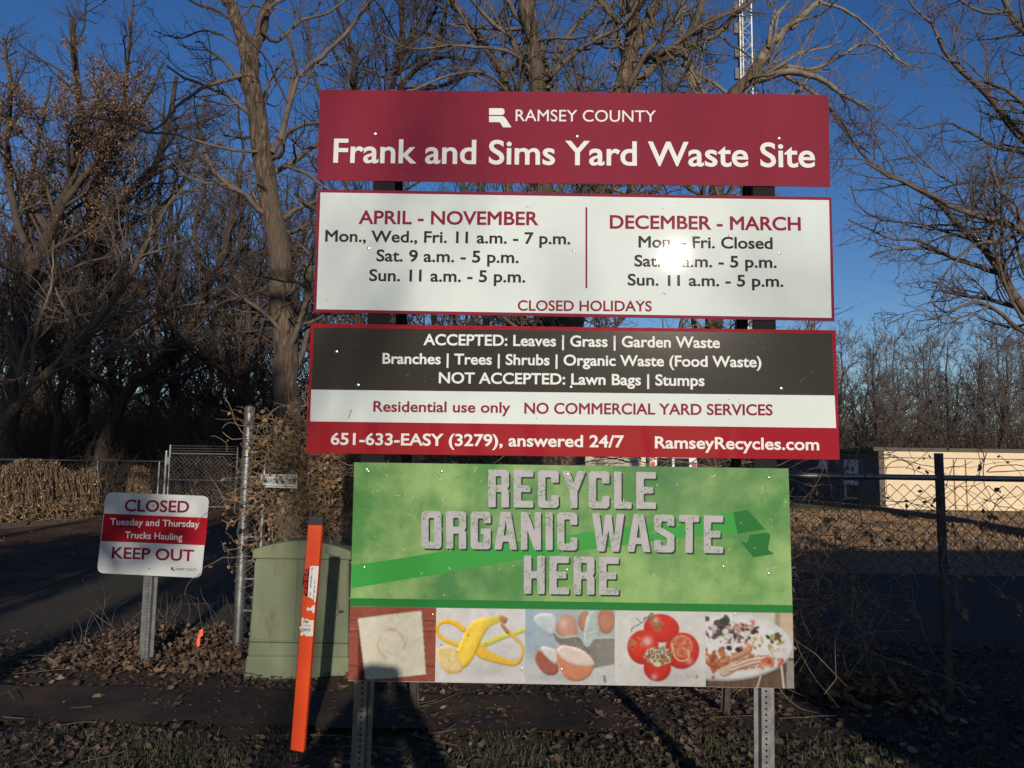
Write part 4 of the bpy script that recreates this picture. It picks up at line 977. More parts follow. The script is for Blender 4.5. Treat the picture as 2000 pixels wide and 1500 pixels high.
def tomatoes(P):
    P.put(.35*P.nz(.02, 3), (.56, .58, .58)); P.put(np.exp(-((P.X-1300)/60)**2-((P.Y-1318)/14)**2)*.35, (.42, .38, .38))
    P.stroke([(1234, 1234), (1235, 1227), (1255, 1215), (1262, 1205)], 2, (.12, .1, .07)); P.stroke([(1243, 1207), (1252, 1216)], 1.6, (.12, .1, .07))
    R = (.66, .045, .03)
    P.ell(1292, 1227, 35, 28, R, .15, hl=(-12, -14, 7, .4)); P.ell(1256, 1264, 31, 34, R, 0, hl=(8, -12, 8, .5)); P.ell(1332, 1271, 34, 36, R, .2, hl=(14, 20, 6, .3))
    P.ell(1331, 1262, 22, 22, (.62, .28, .16), .3, dark=.2); n = P.nz(.28, 5)
    P.put((np.hypot(P.X-1331, P.Y-1262) < 20)*(n > .45)*.8, (.55, .07, .04)); P.stroke([(1312, 1256), (1318, 1282), (1332, 1291), (1346, 1283), (1342, 1270)], 2.5, (.70, .58, .30))
    P.put((np.hypot(P.X-1284, (P.Y-1222)*1.1) < 13)*(n > .5)*.9, (.20, .22, .10)); P.put((np.hypot(P.X-1240, P.Y-1256) < 14)*(n > .6)*.6, (.35, .32, .12))
    P.stroke([(1266, 1208), (1272, 1198), (1276, 1204), (1270, 1214)], 4, (.13, .2, .06)); P.stroke([(1257, 1208), (1270, 1204)], 2.5, (.1, .15, .05))
    P.ell(1284, 1304, 27, 27, R, 0, hl=(-6, 18, 5, .4)); n2 = P.nz(.4, 9); d = ((P.X-1286)/28)**2+((P.Y-1281)/19)**2
    P.put((d < 1)*(n2 > .3)*.92, (.12, .16, .06)); P.put((d < 1.05)*(n2 > .62)*.9, (.62, .64, .50)); P.put((d < 1.1)*(P.nz(.5, 12) > .72)*.8, (.5, .1, .05))
    P.ell(1284, 1297, 7, 5, (.68, .72, .5), dark=.1)
    P.put(((P.X > 1341)*(P.X < 1364)*(P.Y > 1318)*(P.Y < 1326))*.5*P.nz(.4, 4), (.2, .2, .18)); P.poly([(1359, 1318), (1364, 1320), (1361, 1326)], (.08, .07, .06), 0)
def plate(P):
    P.put(np.ones(P.X.shape), (.55, .55, .50)); P.put(((P.X > 1512)*1.)*.8, (.48, .38, .24)); P.put(np.exp(-((P.X-1519)/5)**2)*.8, (.16, .11, .07)); P.put(.35*P.nz(.05, 6), (.62, .60, .55))
    P.put((P.Y > 1285)*1., (.085, .055, .04)); P.put((P.Y > 1285)*value_noise(P.X, P.Y*.15, .25, 3)*.7, (.16, .10, .065))
    P.stroke([(1486, 1318), (1478, 1345)], 3, (.45, .42, .38)); P.stroke([(1526, 1300), (1531, 1345)], 4, (.5, .47, .42)); P.put(((P.X > 1536)*(P.Y > 1290))*.8, (.30, .30, .29))
    P.ell(1405, 1262, 143, 68, (.30, .32, .35), .02, dark=0); P.ell(1405, 1260, 142, 66, (.62, .65, .68), .02, dark=.15); P.ell(1402, 1254, 122, 52, (.66, .69, .72), .02, dark=.05)
    r = np.random.default_rng(2)
    def sc(n, cx, cy, sx, sy, cols, a, b):
        for _ in range(n):
            c = cols[r.integers(len(cols))]; P.ell(cx+r.normal()*sx, cy+r.normal()*sy, r.uniform(a, b), r.uniform(a, b)*.6, c, r.uniform(0, 3), 1.2, dark=.5)
    n1, n2 = P.nz(.16, 31), P.nz(.3, 32); z1 = np.exp(-((P.X-1428)/52)**2-((P.Y-1236)/22)**2); z2 = np.exp(-((P.X-1440)/72)**2-((P.Y-1292)/20)**2)
    P.put(((z1 > .4)*(n1 > .55))*.95, (.07, .045, .06)); P.put(((z1 > .35)*(n2 > .7))*.8, (.45, .24, .18)); P.put(((z1 > .3)*(n1 < .2))*.8, (.58, .58, .56))
    P.put(((z2 > .45)*(n1 > .35))*.9, (.42, .17, .08)); P.put(((z2 > .45)*(n2 > .62))*.9, (.55, .36, .24)); P.put(((z2 > .5)*(n2 < .2))*.8, (.16, .07, .05))
    sc(16, 1405, 1222, 14, 9, [(.07, .04, .06), (.5, .5, .5), (.12, .08, .09)], 4, 10); sc(10, 1432, 1247, 18, 9, [(.05, .03, .04), (.62, .62, .62)], 5, 11)
    sc(6, 1417, 1214, 5, 4, [(.05, .07, .03)], 3, 7); sc(8, 1450, 1224, 14, 5, [(.62, .25, .18), (.55, .32, .25)], 4, 9); sc(8, 1468, 1240, 14, 6, [(.05, .03, .04), (.1, .06, .07)], 4, 8)
    sc(7, 1500, 1252, 16, 5, [(.60, .45, .12), (.35, .38, .1)], 4, 9); sc(4, 1516, 1246, 4, 6, [(.14, .07, .06)], 4, 7)
    sc(12, 1395, 1278, 12, 7, [(.55, .20, .08), (.62, .34, .16), (.36, .14, .07)], 4, 9)
    P.stroke([(1398, 1296), (1420, 1290), (1448, 1278), (1462, 1268)], [10, 8, 9, 14], (.46, .26, .17), (.25, .12, .08)); sc(10, 1462, 1264, 7, 6, [(.62, .30, .18), (.5, .2, .12)], 3, 7)
    sc(24, 1402, 1301, 14, 8, [(.46, .14, .06), (.58, .22, .09), (.28, .09, .05)], 4, 9)
    P.stroke([(1415, 1312), (1440, 1300), (1470, 1292), (1510, 1286)], [20, 17, 12, 8], (.50, .38, .30), (.28, .17, .12))
    for k in range(5): P.stroke([(1425+k*3, 1312-k*4), (1465, 1300-k*4), (1500, 1292-k*3)], 1.6, (.72, .62, .52) if k % 2 else (.22, .12, .09))
    sc(18, 1508, 1292, 11, 6, [(.55, .13, .07), (.42, .1, .06), (.62, .26, .14)], 3, 8); sc(8, 1508, 1272, 10, 5, [(.66, .5, .38), (.55, .36, .22)], 3, 6)
cell('printed_picture', 'printed picture of a stained napkin on red wood', 684, 852, 680, 849.5, 1184.5, 1187, 1329, 1331.5, (.34, .085, .055), napkin, PRINT, pf)
cell('printed_picture', 'printed picture of a banana peel', 852.4, 1026, 850, 1025, 1187, 1189.5, 1331.5, 1334, (.66, .67, .68), banana, PRINT, pf)
cell('printed_picture', 'printed picture of eggs and broken eggshell', 1026.4, 1201, 1025.4, 1199.5, 1189.5, 1192, 1334, 1337.5, (.30, .42, .52), eggs, PRINT, pf)
cell('printed_picture', 'printed picture of rotten tomatoes', 1201.4, 1377, 1200, 1378, 1192, 1195, 1337.5, 1341, (.64, .65, .64), tomatoes, PRINT, pf)
cell('printed_picture', 'printed picture of a plate of food scraps', 1377.4, 1548, 1378.4, 1551, 1195, 1197.5, 1341, 1344.2, (.6, .6, .58), plate, PRINT, pf)
for x, y in ((1097, 1307), (1436, 1199), (845, 1200), (1019, 1305)): bolt(FR, x, y, pf, .005)
# ------------------------------------------------------------------ keep out sign
def rrect(q, r_, n=5):
    q = [np.array(p, float) for p in q]; out = []
    for i in range(4):
        a, b, c = q[i-1], q[i], q[(i+1) % 4]; ua = (a-b)/np.linalg.norm(a-b); uc = (c-b)/np.linalg.norm(c-b)
        p0 = b+ua*r_; p1 = b+uc*r_
        for k in range(n+1):
            t = k/n; out.append(tuple(p0*(1-t)**2+2*b*t*(1-t)+p1*t*t))
    return out
FK = Frame((-2.98, 6.36, 1.2), R_(1), R_(-1))
ks = empty('keep_out_sign', at(290, 905, 6.45)*[1, 1, 0], 'small tilted white closed keep out sign on a galvanised post', 'sign')
h = [FK.hit(*p) for p in rrect([(207, 961), (409, 969), (393, 1129), (189, 1119)], 14)]
b_ = MB(); b_.prism([tuple(p) for p in h], lambda u, v: FK.W(u, v, -.003), lambda u, v: FK.W(u, v, 0)); kp = b_.build('sign_panel', panel_mat('keep_out_white', (.60, .63, .63)), ks)
KRED = panel_mat('keep_out_red', (.36, .008, .02)); KINK = panel_mat('keep_out_ink', (.20, .01, .03))
pxpoly(FK, [(203.2, 1002.8), (406, 1011.5), (400.6, 1065), (197.4, 1056.6)], .001, KRED, kp, 'red_band')
for a in (('CLOSED', 243, 998, 369, 1001, 22, KINK, .02), ('Tuesday and Thursday', 215, 1024.5, 389.5, 1029.8, 12.5, INKW, .012), ('Trucks Hauling', 244, 1050.5, 356, 1055, 12.5, INKW, .012),
          ('KEEP OUT', 218, 1090, 378, 1095.8, 21.5, KINK, .02), ('RAMSEY COUNTY', 343, 1113.6, 384, 1115, 4.5, INKD, .004)):
    line(FK, a[0], a[1], a[2], a[3], a[4], a[5], a[6], kp, a[7], w=.002)
k0 = lambda q: [(334+(x-85)/243*7, 1108+(y-65)/207*7) for x, y in q]
pxpoly(FK, k0([(85, 65), (225, 65), (253, 92), (253, 112), (228, 138), (85, 138)]), .002, INKD, kp, 'logo')
pxpoly(FK, k0([(85, 150), (225, 150), (266, 176), (328, 272), (235, 272), (203, 220), (85, 216)]), .002, INKD, kp, 'logo')
bolt(FK, 300, 986, kp, .012); bolt(FK, 292, 1110, kp, .009)
A = at(285, 1284, 6.42); B = at(303, 985, 6.40)
uch('post', A+(A-B)*.08, B, (0, -1, 0), GALV, ks, wid=.115, dep=.03, holes=True)

# ------------------------------------------------------------------ orange cable marker
ORANGE = mat('marker_orange', (.80, .075, .012), .45, col2=(.62, .05, .01), scale=4, contrast=(.45, .75), spec=.4)
FO = Frame(at(600, 1240, 4.48), 0, 0)
mk = empty('cable_marker_post', at(583, 1458, 4.5)*[1, 1, 0], 'flat bright orange cable marker post with black cap in front of the green cabinet', 'marker post')
def oq(t, e, w=0):  # t along 0 base..1 top, e across 0 left..1 right
    l = np.array([566, 1462])*(1-t)+np.array([600.5, 1024])*t; r_ = np.array([594.5, 1466])*(1-t)+np.array([630.5, 1025])*t
    p = l*(1-e)+r_*e; return FO.hit(*p)
b_ = MB(); N_ = 12
sec = [(0, -.012), (.06, 0), (.94, 0), (1, -.012), (1, -.026), (0, -.026)]
vs_ = []
for i in range(N_+1):
    t = i/N_
    for j, (e, w_) in enumerate(sec):
        tt = t if i else -.004*((j*7) % 3); uv = oq(tt, e); vs_.append(FO.W(uv[0], uv[1], w_))
fs_ = [(i*6+j, i*6+(j+1) % 6, (i+1)*6+(j+1) % 6, (i+1)*6+j) for i in range(N_) for j in range(6)]+[tuple(range(6))[::-1], tuple(N_*6+j for j in range(6))]
b_.add(vs_, fs_); b_.build('post_body', ORANGE, mk, True)
b_ = MB(); a0, a1, c0, c1 = oq(.998, -.03), oq(.998, 1.03), oq(1.036, .03), oq(1.036, .97)
v = [FO.W(*a0, .004), FO.W(*a1, .004), FO.W(*c1, .0), FO.W(*c0, 0), FO.W(*a0, -.03), FO.W(*a1, -.03), FO.W(*c1, -.026), FO.W(*c0, -.026)]
b_.add(v, [(0, 1, 2, 3), (5, 4, 7, 6), (0, 3, 7, 4), (1, 5, 6, 2), (3, 2, 6, 7), (0, 4, 5, 1)]); b_.build('cap', mat('cap_black', (.03, .027, .025), .7), mk, bevel=.003)
b_ = MB(); a0, a1 = oq(.80, .0), oq(.80, 1); c0, c1 = oq(.806, 0), oq(.806, 1)
STW = panel_mat('sticker_white', (.78, .78, .75)); STR = panel_mat('sticker_red', (.62, .03, .015)); STB = panel_mat('sticker_black', (.03, .03, .03))
so = lambda q: [(560+x/5.767, 1000+y/5.767) for x, y in q]
pxpoly(FO, so([(262, 614), (290, 606), (362, 612), (350, 760), (338, 900), (322, 1022), (300, 1010), (292, 985), (270, 965), (238, 955), (246, 800)]), .001, STW, mk, 'sticker')
pxpoly(FO, so([(240, 625), (259, 628), (246, 790), (234, 945), (215, 955), (200, 925), (188, 915), (196, 860), (176, 800), (185, 760), (192, 700), (203, 690), (232, 700)]), .001, STB, mk, 'sticker')
for q in ([(200, 640), (250, 645), (240, 690), (196, 685)], [(200, 720), (222, 705), (236, 720), (232, 765), (196, 770)], [(192, 800), (225, 790), (232, 835), (190, 860)], [(195, 870), (225, 865), (225, 915), (190, 925)]):
    pxpoly(FO, so(q), .0016, STR, mk, 'sticker_flake')
def vert(txt, x0, y0, x1, y1, cap, M):
    n = len(txt)
    for i, ch in enumerate(txt):
        if ch == ' ': continue
        t = i/max(n-1, 1); x = x0+(x1-x0)*t; y = y0+(y1-y0)*t; px, py = 560+x/5.767, 1000+y/5.767; wd = cap*.42 if ch != 'I' else cap*.1
        line(FO, ch, px-wd*.5, py+cap/2, px+wd*.5, py+cap/2, cap, M, mk, .02, .0018)
vert('FIBER O', 288, 645, 264, 925, 6.6, STB); vert('CABLE', 318, 788, 303, 992, 6.6, STB); vert('WARN', 221, 660, 205, 905, 7.5, STB)
pxpoly(FO, so([(225, 1080), (245, 1072), (262, 1090), (300, 1050), (318, 1046), (312, 1130), (300, 1145), (285, 1110), (250, 1108), (228, 1112)]), .001, STW, mk, 'sticker_scrap')
pxpoly(FO, so([(170, 1190), (185, 1185), (200, 1210), (220, 1195), (260, 1220), (305, 1220), (296, 1398), (215, 1398), (200, 1375), (180, 1390), (160, 1395), (150, 1378), (165, 1350), (150, 1310), (140, 1300), (170, 1280), (165, 1240)]), .001, STW, mk, 'sticker')
pxpoly(FO, so([(195, 1205), (215, 1198), (235, 1212), (228, 1225), (205, 1228)]), .0016, panel_mat('sticker_yellow', (.7, .55, .05)), mk, 'logo')
pxpoly(FO, so([(188, 1218), (205, 1232), (232, 1228), (250, 1235), (232, 1252), (212, 1240), (195, 1245)]), .0018, panel_mat('sticker_green', (.03, .12, .05)), mk, 'logo')
line(FO, 'Zayo', *so([(205, 1285)])[0], *so([(272, 1285)])[0], 3.0, STB, mk, .0, .0018)
line(FO, 'ZAYO', *so([(163, 1342)])[0], *so([(268, 1342)])[0], 5.2, STB, mk, .03, .0018)

# ------------------------------------------------------------------ utility cabinet
CAB = mat('cabinet_green', (.185, .215, .125), .6, col2=(.145, .175, .105), scale=3, contrast=(.3, .7), col3=(.10, .10, .07), s3=7, c3=(.58, .75), stretch=(1, 1, .45))
CABD = mat('cabinet_seam', (.06, .07, .04), .8)
cx, cy, cw = -1.64, 6.2, .74
cb = empty('utility_cabinet', (cx, cy+.25, 0), 'pale green telecom pedestal cabinet with domed lid behind the orange marker', 'cabinet')
def frust(x0, x1, y0, y1, z0, z1, dx, dy=0):
    b = MB(); v = [(x0-dx, y0-dy, z0), (x1+dx, y0-dy, z0), (x1+dx, y1+dy, z0), (x0-dx, y1+dy, z0), (x0, y0, z1), (x1, y0, z1), (x1, y1, z1), (x0, y1, z1)]
    b.add(v, [(3, 2, 1, 0), (4, 5, 6, 7), (0, 1, 5, 4), (1, 2, 6, 5), (2, 3, 7, 6), (3, 0, 4, 7)]); return b
xl, xr = cx-cw/2, cx+cw/2
frust(xl, xr, cy, cy+.48, .13, .90, .025, .01).build('body', CAB, cb, bevel=.02, seg=3)
frust(xl-.03, xr+.03, cy-.02, cy+.50, -.06, .145, .015, .01).build('skirt', CAB, cb, bevel=.02, seg=3)
b = MB(); n = 14; P_ = []
for i in range(n+1):
    x = -1+2*i/n; P_.append((cx+x*(cw/2+.018), .90+.055+.078*(1-abs(x)**1.8)))
prof = [(cx-cw/2-.02, .885)]+P_+[(cx+cw/2+.02, .885)]
b.prism(prof, lambda u, v: (u, cy+.5, v), lambda u, v: (u, cy-.022, v)); b.build('lid', CAB, cb, bevel=.012, seg=3)
b = MB(); b.box(xl+.0, xr-.40, cy-.014, cy-.002, .26, .87); b.build('door_panel', CAB, cb, bevel=.006)
b = MB(); b.box(xl+.35, xr-.005, cy-.010, cy-.001, .26, .87); b.build('door_panel', CAB, cb, bevel=.006)
b = MB(); b.box(xl-.02, xr+.02, cy-.016, cy+.0, .243, .250); b.build('seam', CABD, cb)
for z in (.86, .58, .30, .18):
    for x in (xl-.018, xr+.018):
        b = MB(); b.tube([(x-.012, cy+.02, z), (x+.012, cy+.02, z)], .012, 8); b.build('side_bolt', BOLT, cb, True)

# ------------------------------------------------------------------ small plate on the fence
FPl = Frame((-1.95, 6.50, 1.5), -math.atan2(fu[1], fu[0])*1.0, 0)
pl = empty('name_plate', (-2.0, 6.6, 1.4), 'small white plate with black border half hidden by leaves on the fence vines', 'plate')
ps = lambda q: [(500+x/20, 900+y/20) for x, y in q]
pb = board(FPl, ps([(205, 525), (1625, 535), (1600, 1075), (180, 1025)]), .002, panel_mat('plate_white', (.62, .64, .60)), pl, 'plate_body')
for q in ([(240, 570), (1570, 600), (1570, 618), (240, 590)], [(250, 960), (1500, 1005), (1500, 1025), (250, 980)], [(235, 600), (255, 600), (262, 950), (240, 940)], [(1560, 640), (1578, 640), (1560, 960), (1542, 960)]):
    pxpoly(FPl, ps(q), .001, STB, pb, 'border_line')
line(FPl, 'HARDSMSVILLE', *ps([(310, 880)])[0], *ps([(1520, 900)])[0], 10, STB, pb, 0, .001)

# ------------------------------------------------------------------ survey ribbons
RIB = mat('survey_orange', (.85, .12, .05), .6)
for (px, py, D, lab) in ((388, 1245, 6.75, 'small orange survey ribbon on a stake among the leaves right of the keep out post'), (473, 1192, 7.2, 'orange survey ribbon beside the foot of the gate post')):
    p = at(px, py, D); rt = empty('survey_flag', (p[0], p[1], 0), lab, 'flag'); b = MB()
    b.tube([(p[0], p[1], -.02), (p[0]+.005, p[1], p[2]+.05)], .004, 5); b.build('stake', VSTEM, rt)
    b = MB(); q = [(0, .06), (.03, .07), (.035, .02), (.015, 0), (.02, -.06), (0, -.09), (-.012, -.03), (-.006, .01)]
    b.prism([(p[0]+a, p[2]+c) for a, c in q], lambda u, v: (u, p[1]+.004+(v-p[2])*.2, v), lambda u, v: (u, p[1]-.004+(v-p[2])*.2, v)); b.build('ribbon', RIB, rt)

# ------------------------------------------------------------------ building
BEIGE = mat('beige_render', (.80, .65, .44), .9, (.70, .56, .37), 1.2, 6, (.35, .65), .15, 40, .01)
FASC = mat('brown_fascia', (.09, .075, .06), .8); DOORM = mat('white_paint', (.72, .72, .68), .6); SIDE_SHADE = mat('side_wall_shade', (.14, .12, .095), .9, (.11, .095, .08), 2, 5)  # side wall colour painted darker for the shade on its unlit face
bl = empty('low_building', (15.8, 32.6, 0), 'low flat roofed beige building in sun beyond the fence at the right', 'building')
bx0, by0, bh = 15.55, 32.6, 2.45
b = MB(); b.box(bx0+.2, 48, by0, by0+16, -.1, bh); b.build('wall', BEIGE, bl)
b = MB(); b.box(bx0-.02, bx0+.19, by0+.02, by0+16, -.1, bh-.02); b.build('side_wall', SIDE_SHADE, bl)
b = MB(); b.box(bx0-.25, 48.3, by0-.03, by0+16.2, bh+.003, bh+.16); b.build('roof', FASC, bl)
b = MB(); b.box(bx0-.1, 48.2, by0-.018, by0+.0, bh-.28, bh-.25); b.build('trim_line', FASC, bl)
for x in (bx0+3.1, bx0+3.6, bx0+9.5):
    b = MB(); b.box(x, x+.10, by0-.08, by0-.005, .0, bh-.3); b.build('downpipe', BEIGE, bl)
def onside(px0, px1, py0, py1, name, M, pr):
    X = bx0-.02; d0 = ray(px0, py0); d1 = ray(px1, py1); y0 = d0[1]*X/d0[0]; y1 = d1[1]*X/d1[0]
    z0 = CAMZ+d0[2]*X/d0[0]; z1 = CAMZ+d1[2]*X/d1[0]; b = MB(); b.box(X-pr, X-.002, min(y0, y1), max(y0, y1), min(z0, z1), max(z0, z1)); return b.build(name, M, bl)
onside(1650, 1677, 898, 927, 'notice_board', DOORM, .05); onside(1651, 1655, 938, 976, 'door_frame', DOORM, .07); onside(1655, 1677, 938, 948, 'door_frame', DOORM, .07)
onside(1655, 1677, 970.5, 976, 'door_frame', DOORM, .07); onside(1655.5, 1677, 948.5, 970, 'door', SIDE_SHADE, .04)
onside(1601, 1617, 899, 916, 'notice_board', DOORM, .05)
# white panelled trailer and van seen through the gap
TIRE = mat('rubber', (.02, .02, .02), .8); CREAM = mat('cream_panel', (.66, .58, .42), .6); VANW = mat('vehicle_white', (.68, .69, .70), .35, coat=.5); GLASSD = mat('dark_glass', (.02, .025, .03), .08)
def wheel(x, y, rr, parent):
    b = MB(); b.tube([(x, y, rr), (x, y+.22, rr)], rr, 16); o = b.build('wheel', TIRE, parent, True)
    b = MB(); b.tube([(x, y-.012, rr), (x, y+.01, rr)], rr*.55, 12); b.build('hub', GALV, o, True)
tl = empty('box_trailer', (4.2, 30, 0), 'cream box trailer glimpsed between the red panel and the green banner', 'trailer')
xa_, xb_ = at(1143, 905, 30)[0], at(1266, 905, 30)[0]
b = MB(); b.box(xa_, xb_, 30, 32.2, .55, 2.55); b.build('box_body', CREAM, tl, bevel=.03)
b = MB(); b.box(xa_-.02, xb_+.02, 29.97, 29.998, 1.83, 1.87); b.build('rub_rail', GALV, tl)
b = MB(); b.box(xa_+.1, xb_-.1, 30.1, 32.1, .42, .54); b.build('chassis', BLACKM, tl)
b = MB(); b.obox((xa_+.1, 31, .48), (xa_-.9, 31, .48), .08, .08); b.build('drawbar', BLACKM, tl)
wheel(xa_+.9, 29.9, .33, tl); wheel(xa_+1.7, 29.9, .33, tl)
vn = empty('parked_van', (6.2, 30, 0), 'white van parked right of the cream trailer, glimpsed above the green banner', 'van')
vx0, vx1 = at(1269, 905, 29.5)[0], at(1362, 905, 29.5)[0]
b = MB(); pr = [(vx0, .4), (vx0, 2.15), (vx0+.1, 2.28), (vx1-.15, 2.28), (vx1, 2.15), (vx1, .4)]
b.prism(pr, lambda u, v: (u, 34.2, v), lambda u, v: (u, 29.5, v)); b.build('body', VANW, vn, bevel=.05, seg=3)
for x in (vx0+.06, vx1-.20):
    b = MB(); b.box(x, x+.14, 29.46, 29.498, 1.45, 1.85); b.build('tail_light', mat('tail_red', (.45, .02, .02), .3), vn)
for x in (vx0+.28, (vx0+vx1)/2+.04):
    b = MB(); b.box(x, x+.55, 29.48, 29.499, 1.4, 2.0); b.build('rear_window', GLASSD, vn)
b = MB(); b.box(vx0+.02, vx1-.02, 29.36, 29.49, .38, .58); b.build('bumper', BLACKM, vn)
for x in (vx0+.25, vx1-.25):
    wheel(x, 29.7, .34, vn); wheel(x, 33.2, .34, vn)
# timber curb across the yard
TIM = mat('weathered_timber', (.17, .13, .095), .9, (.09, .07, .055), 3, 5, bump=.5, bscale=20, stretch=(1, .2, 1))
tk = 0
cu = [(13.7, 37.6), (14.6, 31), (14.3, 25.6), (13.15, 19.7), (12.6, 16.5)]
for i in range(len(cu)-1):
    (ax_, ay_), (bx_, by_) = cu[i], cu[i+1]; n = max(1, int(round(math.hypot(bx_-ax_, by_-ay_)/2.5)))
    for k in range(n):
        t0, t1 = k/n+.01, (k+1)/n-.01; b = MB(); b.obox((ax_+(bx_-ax_)*t0, ay_+(by_-ay_)*t0, .12), (ax_+(bx_-ax_)*t1, ay_+(by_-ay_)*t1, .12), .2, .2)
        o = b.build('edging_timber', TIM, None, bevel=.015); tag(o, 'weathered edging timber across the yard, %s counted from the far end' % ordn(tk), 'timber', 'edging timbers across the yard'); tk += 1

# ------------------------------------------------------------------ lattice tower
TD = 100.0; tx = at(1459, 300, TD)[0]; TW_ = MB(); HT = 88; s_ = .80
PALE = mat('tower_paint', (.62, .62, .60), .5, metal=.2)
tw = empty('lattice_tower', (tx, TD, 0), 'tall thin pale lattice radio tower rising behind the trees above the maroon sign', 'tower')
legs = [(-s_, -.46), (s_, -.46), (0, .92)]
for lx, ly in legs:
    b = MB(); b.tube([(tx+lx, TD+ly, 0), (tx+lx, TD+ly, HT)], .11, 6); b.build('leg', PALE, tw)
b = MB(); nb = int(HT/1.6)
for k in range(nb):
    for i in range(3):
        a, c = legs[i], legs[(i+1) % 3]; z0, z1 = k*1.6, (k+1)*1.6
        if k % 2: a, c = c, a
        b.tube([(tx+a[0], TD+a[1], z0), (tx+c[0], TD+c[1], z1)], .05, 4, False); b.tube([(tx+a[0], TD+a[1], z0), (tx+c[0], TD+c[1], z0)], .045, 4, False)
o = b.build('bracing', PALE, tw); tag(o, kind='stuff')
b = MB(); b.tube([(tx-s_-.25, TD-.6, 0), (tx-s_-.25, TD-.6, HT-4)], .14, 6); b.build('feed_cable', BLACKM, tw)
for z in (54, 57, 60.5, 63.5, 67):
    b = MB(); b.box(tx-s_-.9, tx-s_-.35, TD-1.0, TD-.5, z, z+1.5); b.build('antenna', mat('antenna_dark', (.10, .10, .11), .6), tw)

# ------------------------------------------------------------------ litter, grass
def litter(name, n, xr, yr, size, seed, label, M, lobes=True, dens=None, zo=0.01, lift=.03, tilt=.5):
    r = np.random.default_rng(seed); x = r.uniform(*xr, n); y = r.uniform(*yr, n)
    if dens is not None:
        k = r.random(n) < dens(x, y); x, y = x[k], y[k]; n = len(x)
    z = gz(x, y)+zo+r.random(n)**2*lift; s = size*(.35+1.25*r.random(n)**1.6)
    ax = unit(np.stack([r.normal(size=n)*tilt, r.normal(size=n)*tilt, np.ones(n)], 1)); rv = r.normal(size=(n, 3)); u = unit(np.cross(ax, rv)); v = np.cross(ax, u)
    m_ = 8 if lobes else 5; an = np.arange(m_)/m_*2*np.pi
    rad = (np.where(np.arange(m_) % 2 == 0, 1, .8)[None]*r.uniform(.55, 1.2, (n, m_)))*s[:, None]
    curl = r.uniform(-.5, .9, n)[:, None]*rad*r.uniform(.2, 1, (n, m_))
    C = np.stack([x, y, z+.006], 1)
    ring = C[:, None]+(u[:, None]*np.cos(an)[None, :, None]+v[:, None]*(np.sin(an)*.7)[None, :, None])*rad[..., None]+ax[:, None]*curl[..., None]
    ring[..., 2] = np.maximum(ring[..., 2], gz(ring[..., 0], ring[..., 1])+.008)
    V = np.concatenate([C[:, None], ring], 1).reshape(-1, 3); k = m_+1
    j = np.arange(m_); F = np.stack([np.zeros(m_, int), 1+j, 1+(j+1) % m_], 1)[None]+(np.arange(n)*k)[:, None, None]
    o = mesh_np(name, V, F.reshape(-1, 3), M); tag(o, label, 'leaves', kind='stuff'); return o
LIT = leaf_mat('leaf_litter', [(.055, .035, .022), (.095, .062, .038), (.04, .027, .018), (.15, .10, .065), (.07, .046, .028)])
LIT2 = leaf_mat('pale_litter', [(.20, .14, .09), (.13, .085, .05), (.27, .20, .13), (.09, .06, .035)])
def dn(x, y):
    d = .35+.9*value_noise(x+9, y, 1.1, 12); d *= np.where((y > 4.9) & (y < 5.8) & (x < -.9), .42, 1); d *= np.where((x < -4.2) & (y > 7), .15, 1)
    return d*np.where((x > .2-.6) & (x < 1.5) & (y > 5.1) & (y < 6.4), 1.5, 1)
litter('leaf_litter', 30000, (-5.2, 4.8), (3.4, 7.6), .026, 50, 'brown fallen leaves covering the ground around the signs', LIT, dens=dn, tilt=.28, lift=.018)
litter('pale_leaves', 1300, (-4.5, 4.5), (3.4, 7.4), .03, 51, 'scattered paler fallen leaves on top of the brown litter', LIT2, dens=dn, zo=.02, tilt=.3)
litter('leaf_pile', 1500, (2.15, 3.3), (5.3, 6.1), .042, 52, 'drift of orange brown leaves at the fence foot right of the banner', leaf_mat('pile', [(.20, .11, .05), (.14, .08, .04), (.28, .17, .08)]), zo=.02, lift=.16, dens=lambda x, y: np.exp(-((x-2.6)/.35)**2-((y-5.75)/.3)**2))
litter('leaf_bank', 6500, (-3.6, -2.0), (6.2, 7.6), .027, 53, 'bank of dead leaves between the keep out post and the gate post', leaf_mat('bank', [(.13, .08, .05), (.08, .05, .032), (.20, .135, .085), (.055, .035, .022)]), zo=.01, lift=.12, tilt=.9, dens=lambda x, y: .35+.5*value_noise(x, y, 2, 3))
litter('yard_litter', 30000, (2, 26), (12, 30), .026, 54, 'leaves and mulch scattered over the sunlit dirt yard', leaf_mat('yl', [(.34, .22, .13), (.26, .16, .09), (.40, .27, .16), (.16, .10, .06)]), False, zo=.02, lift=.02, tilt=.9, dens=lambda x, y: np.where(y > 13, .4+.6*value_noise(x, y, .8, 8), .3))
litter('verge_litter', 9000, (-20, -5), (9, 24), .06, 55, 'leaves strewn along the drive and its verge', LIT, False, zo=.03, lift=.03, dens=lambda x, y: np.where(x < -13.5+(y-18)*.35, .9, .10))
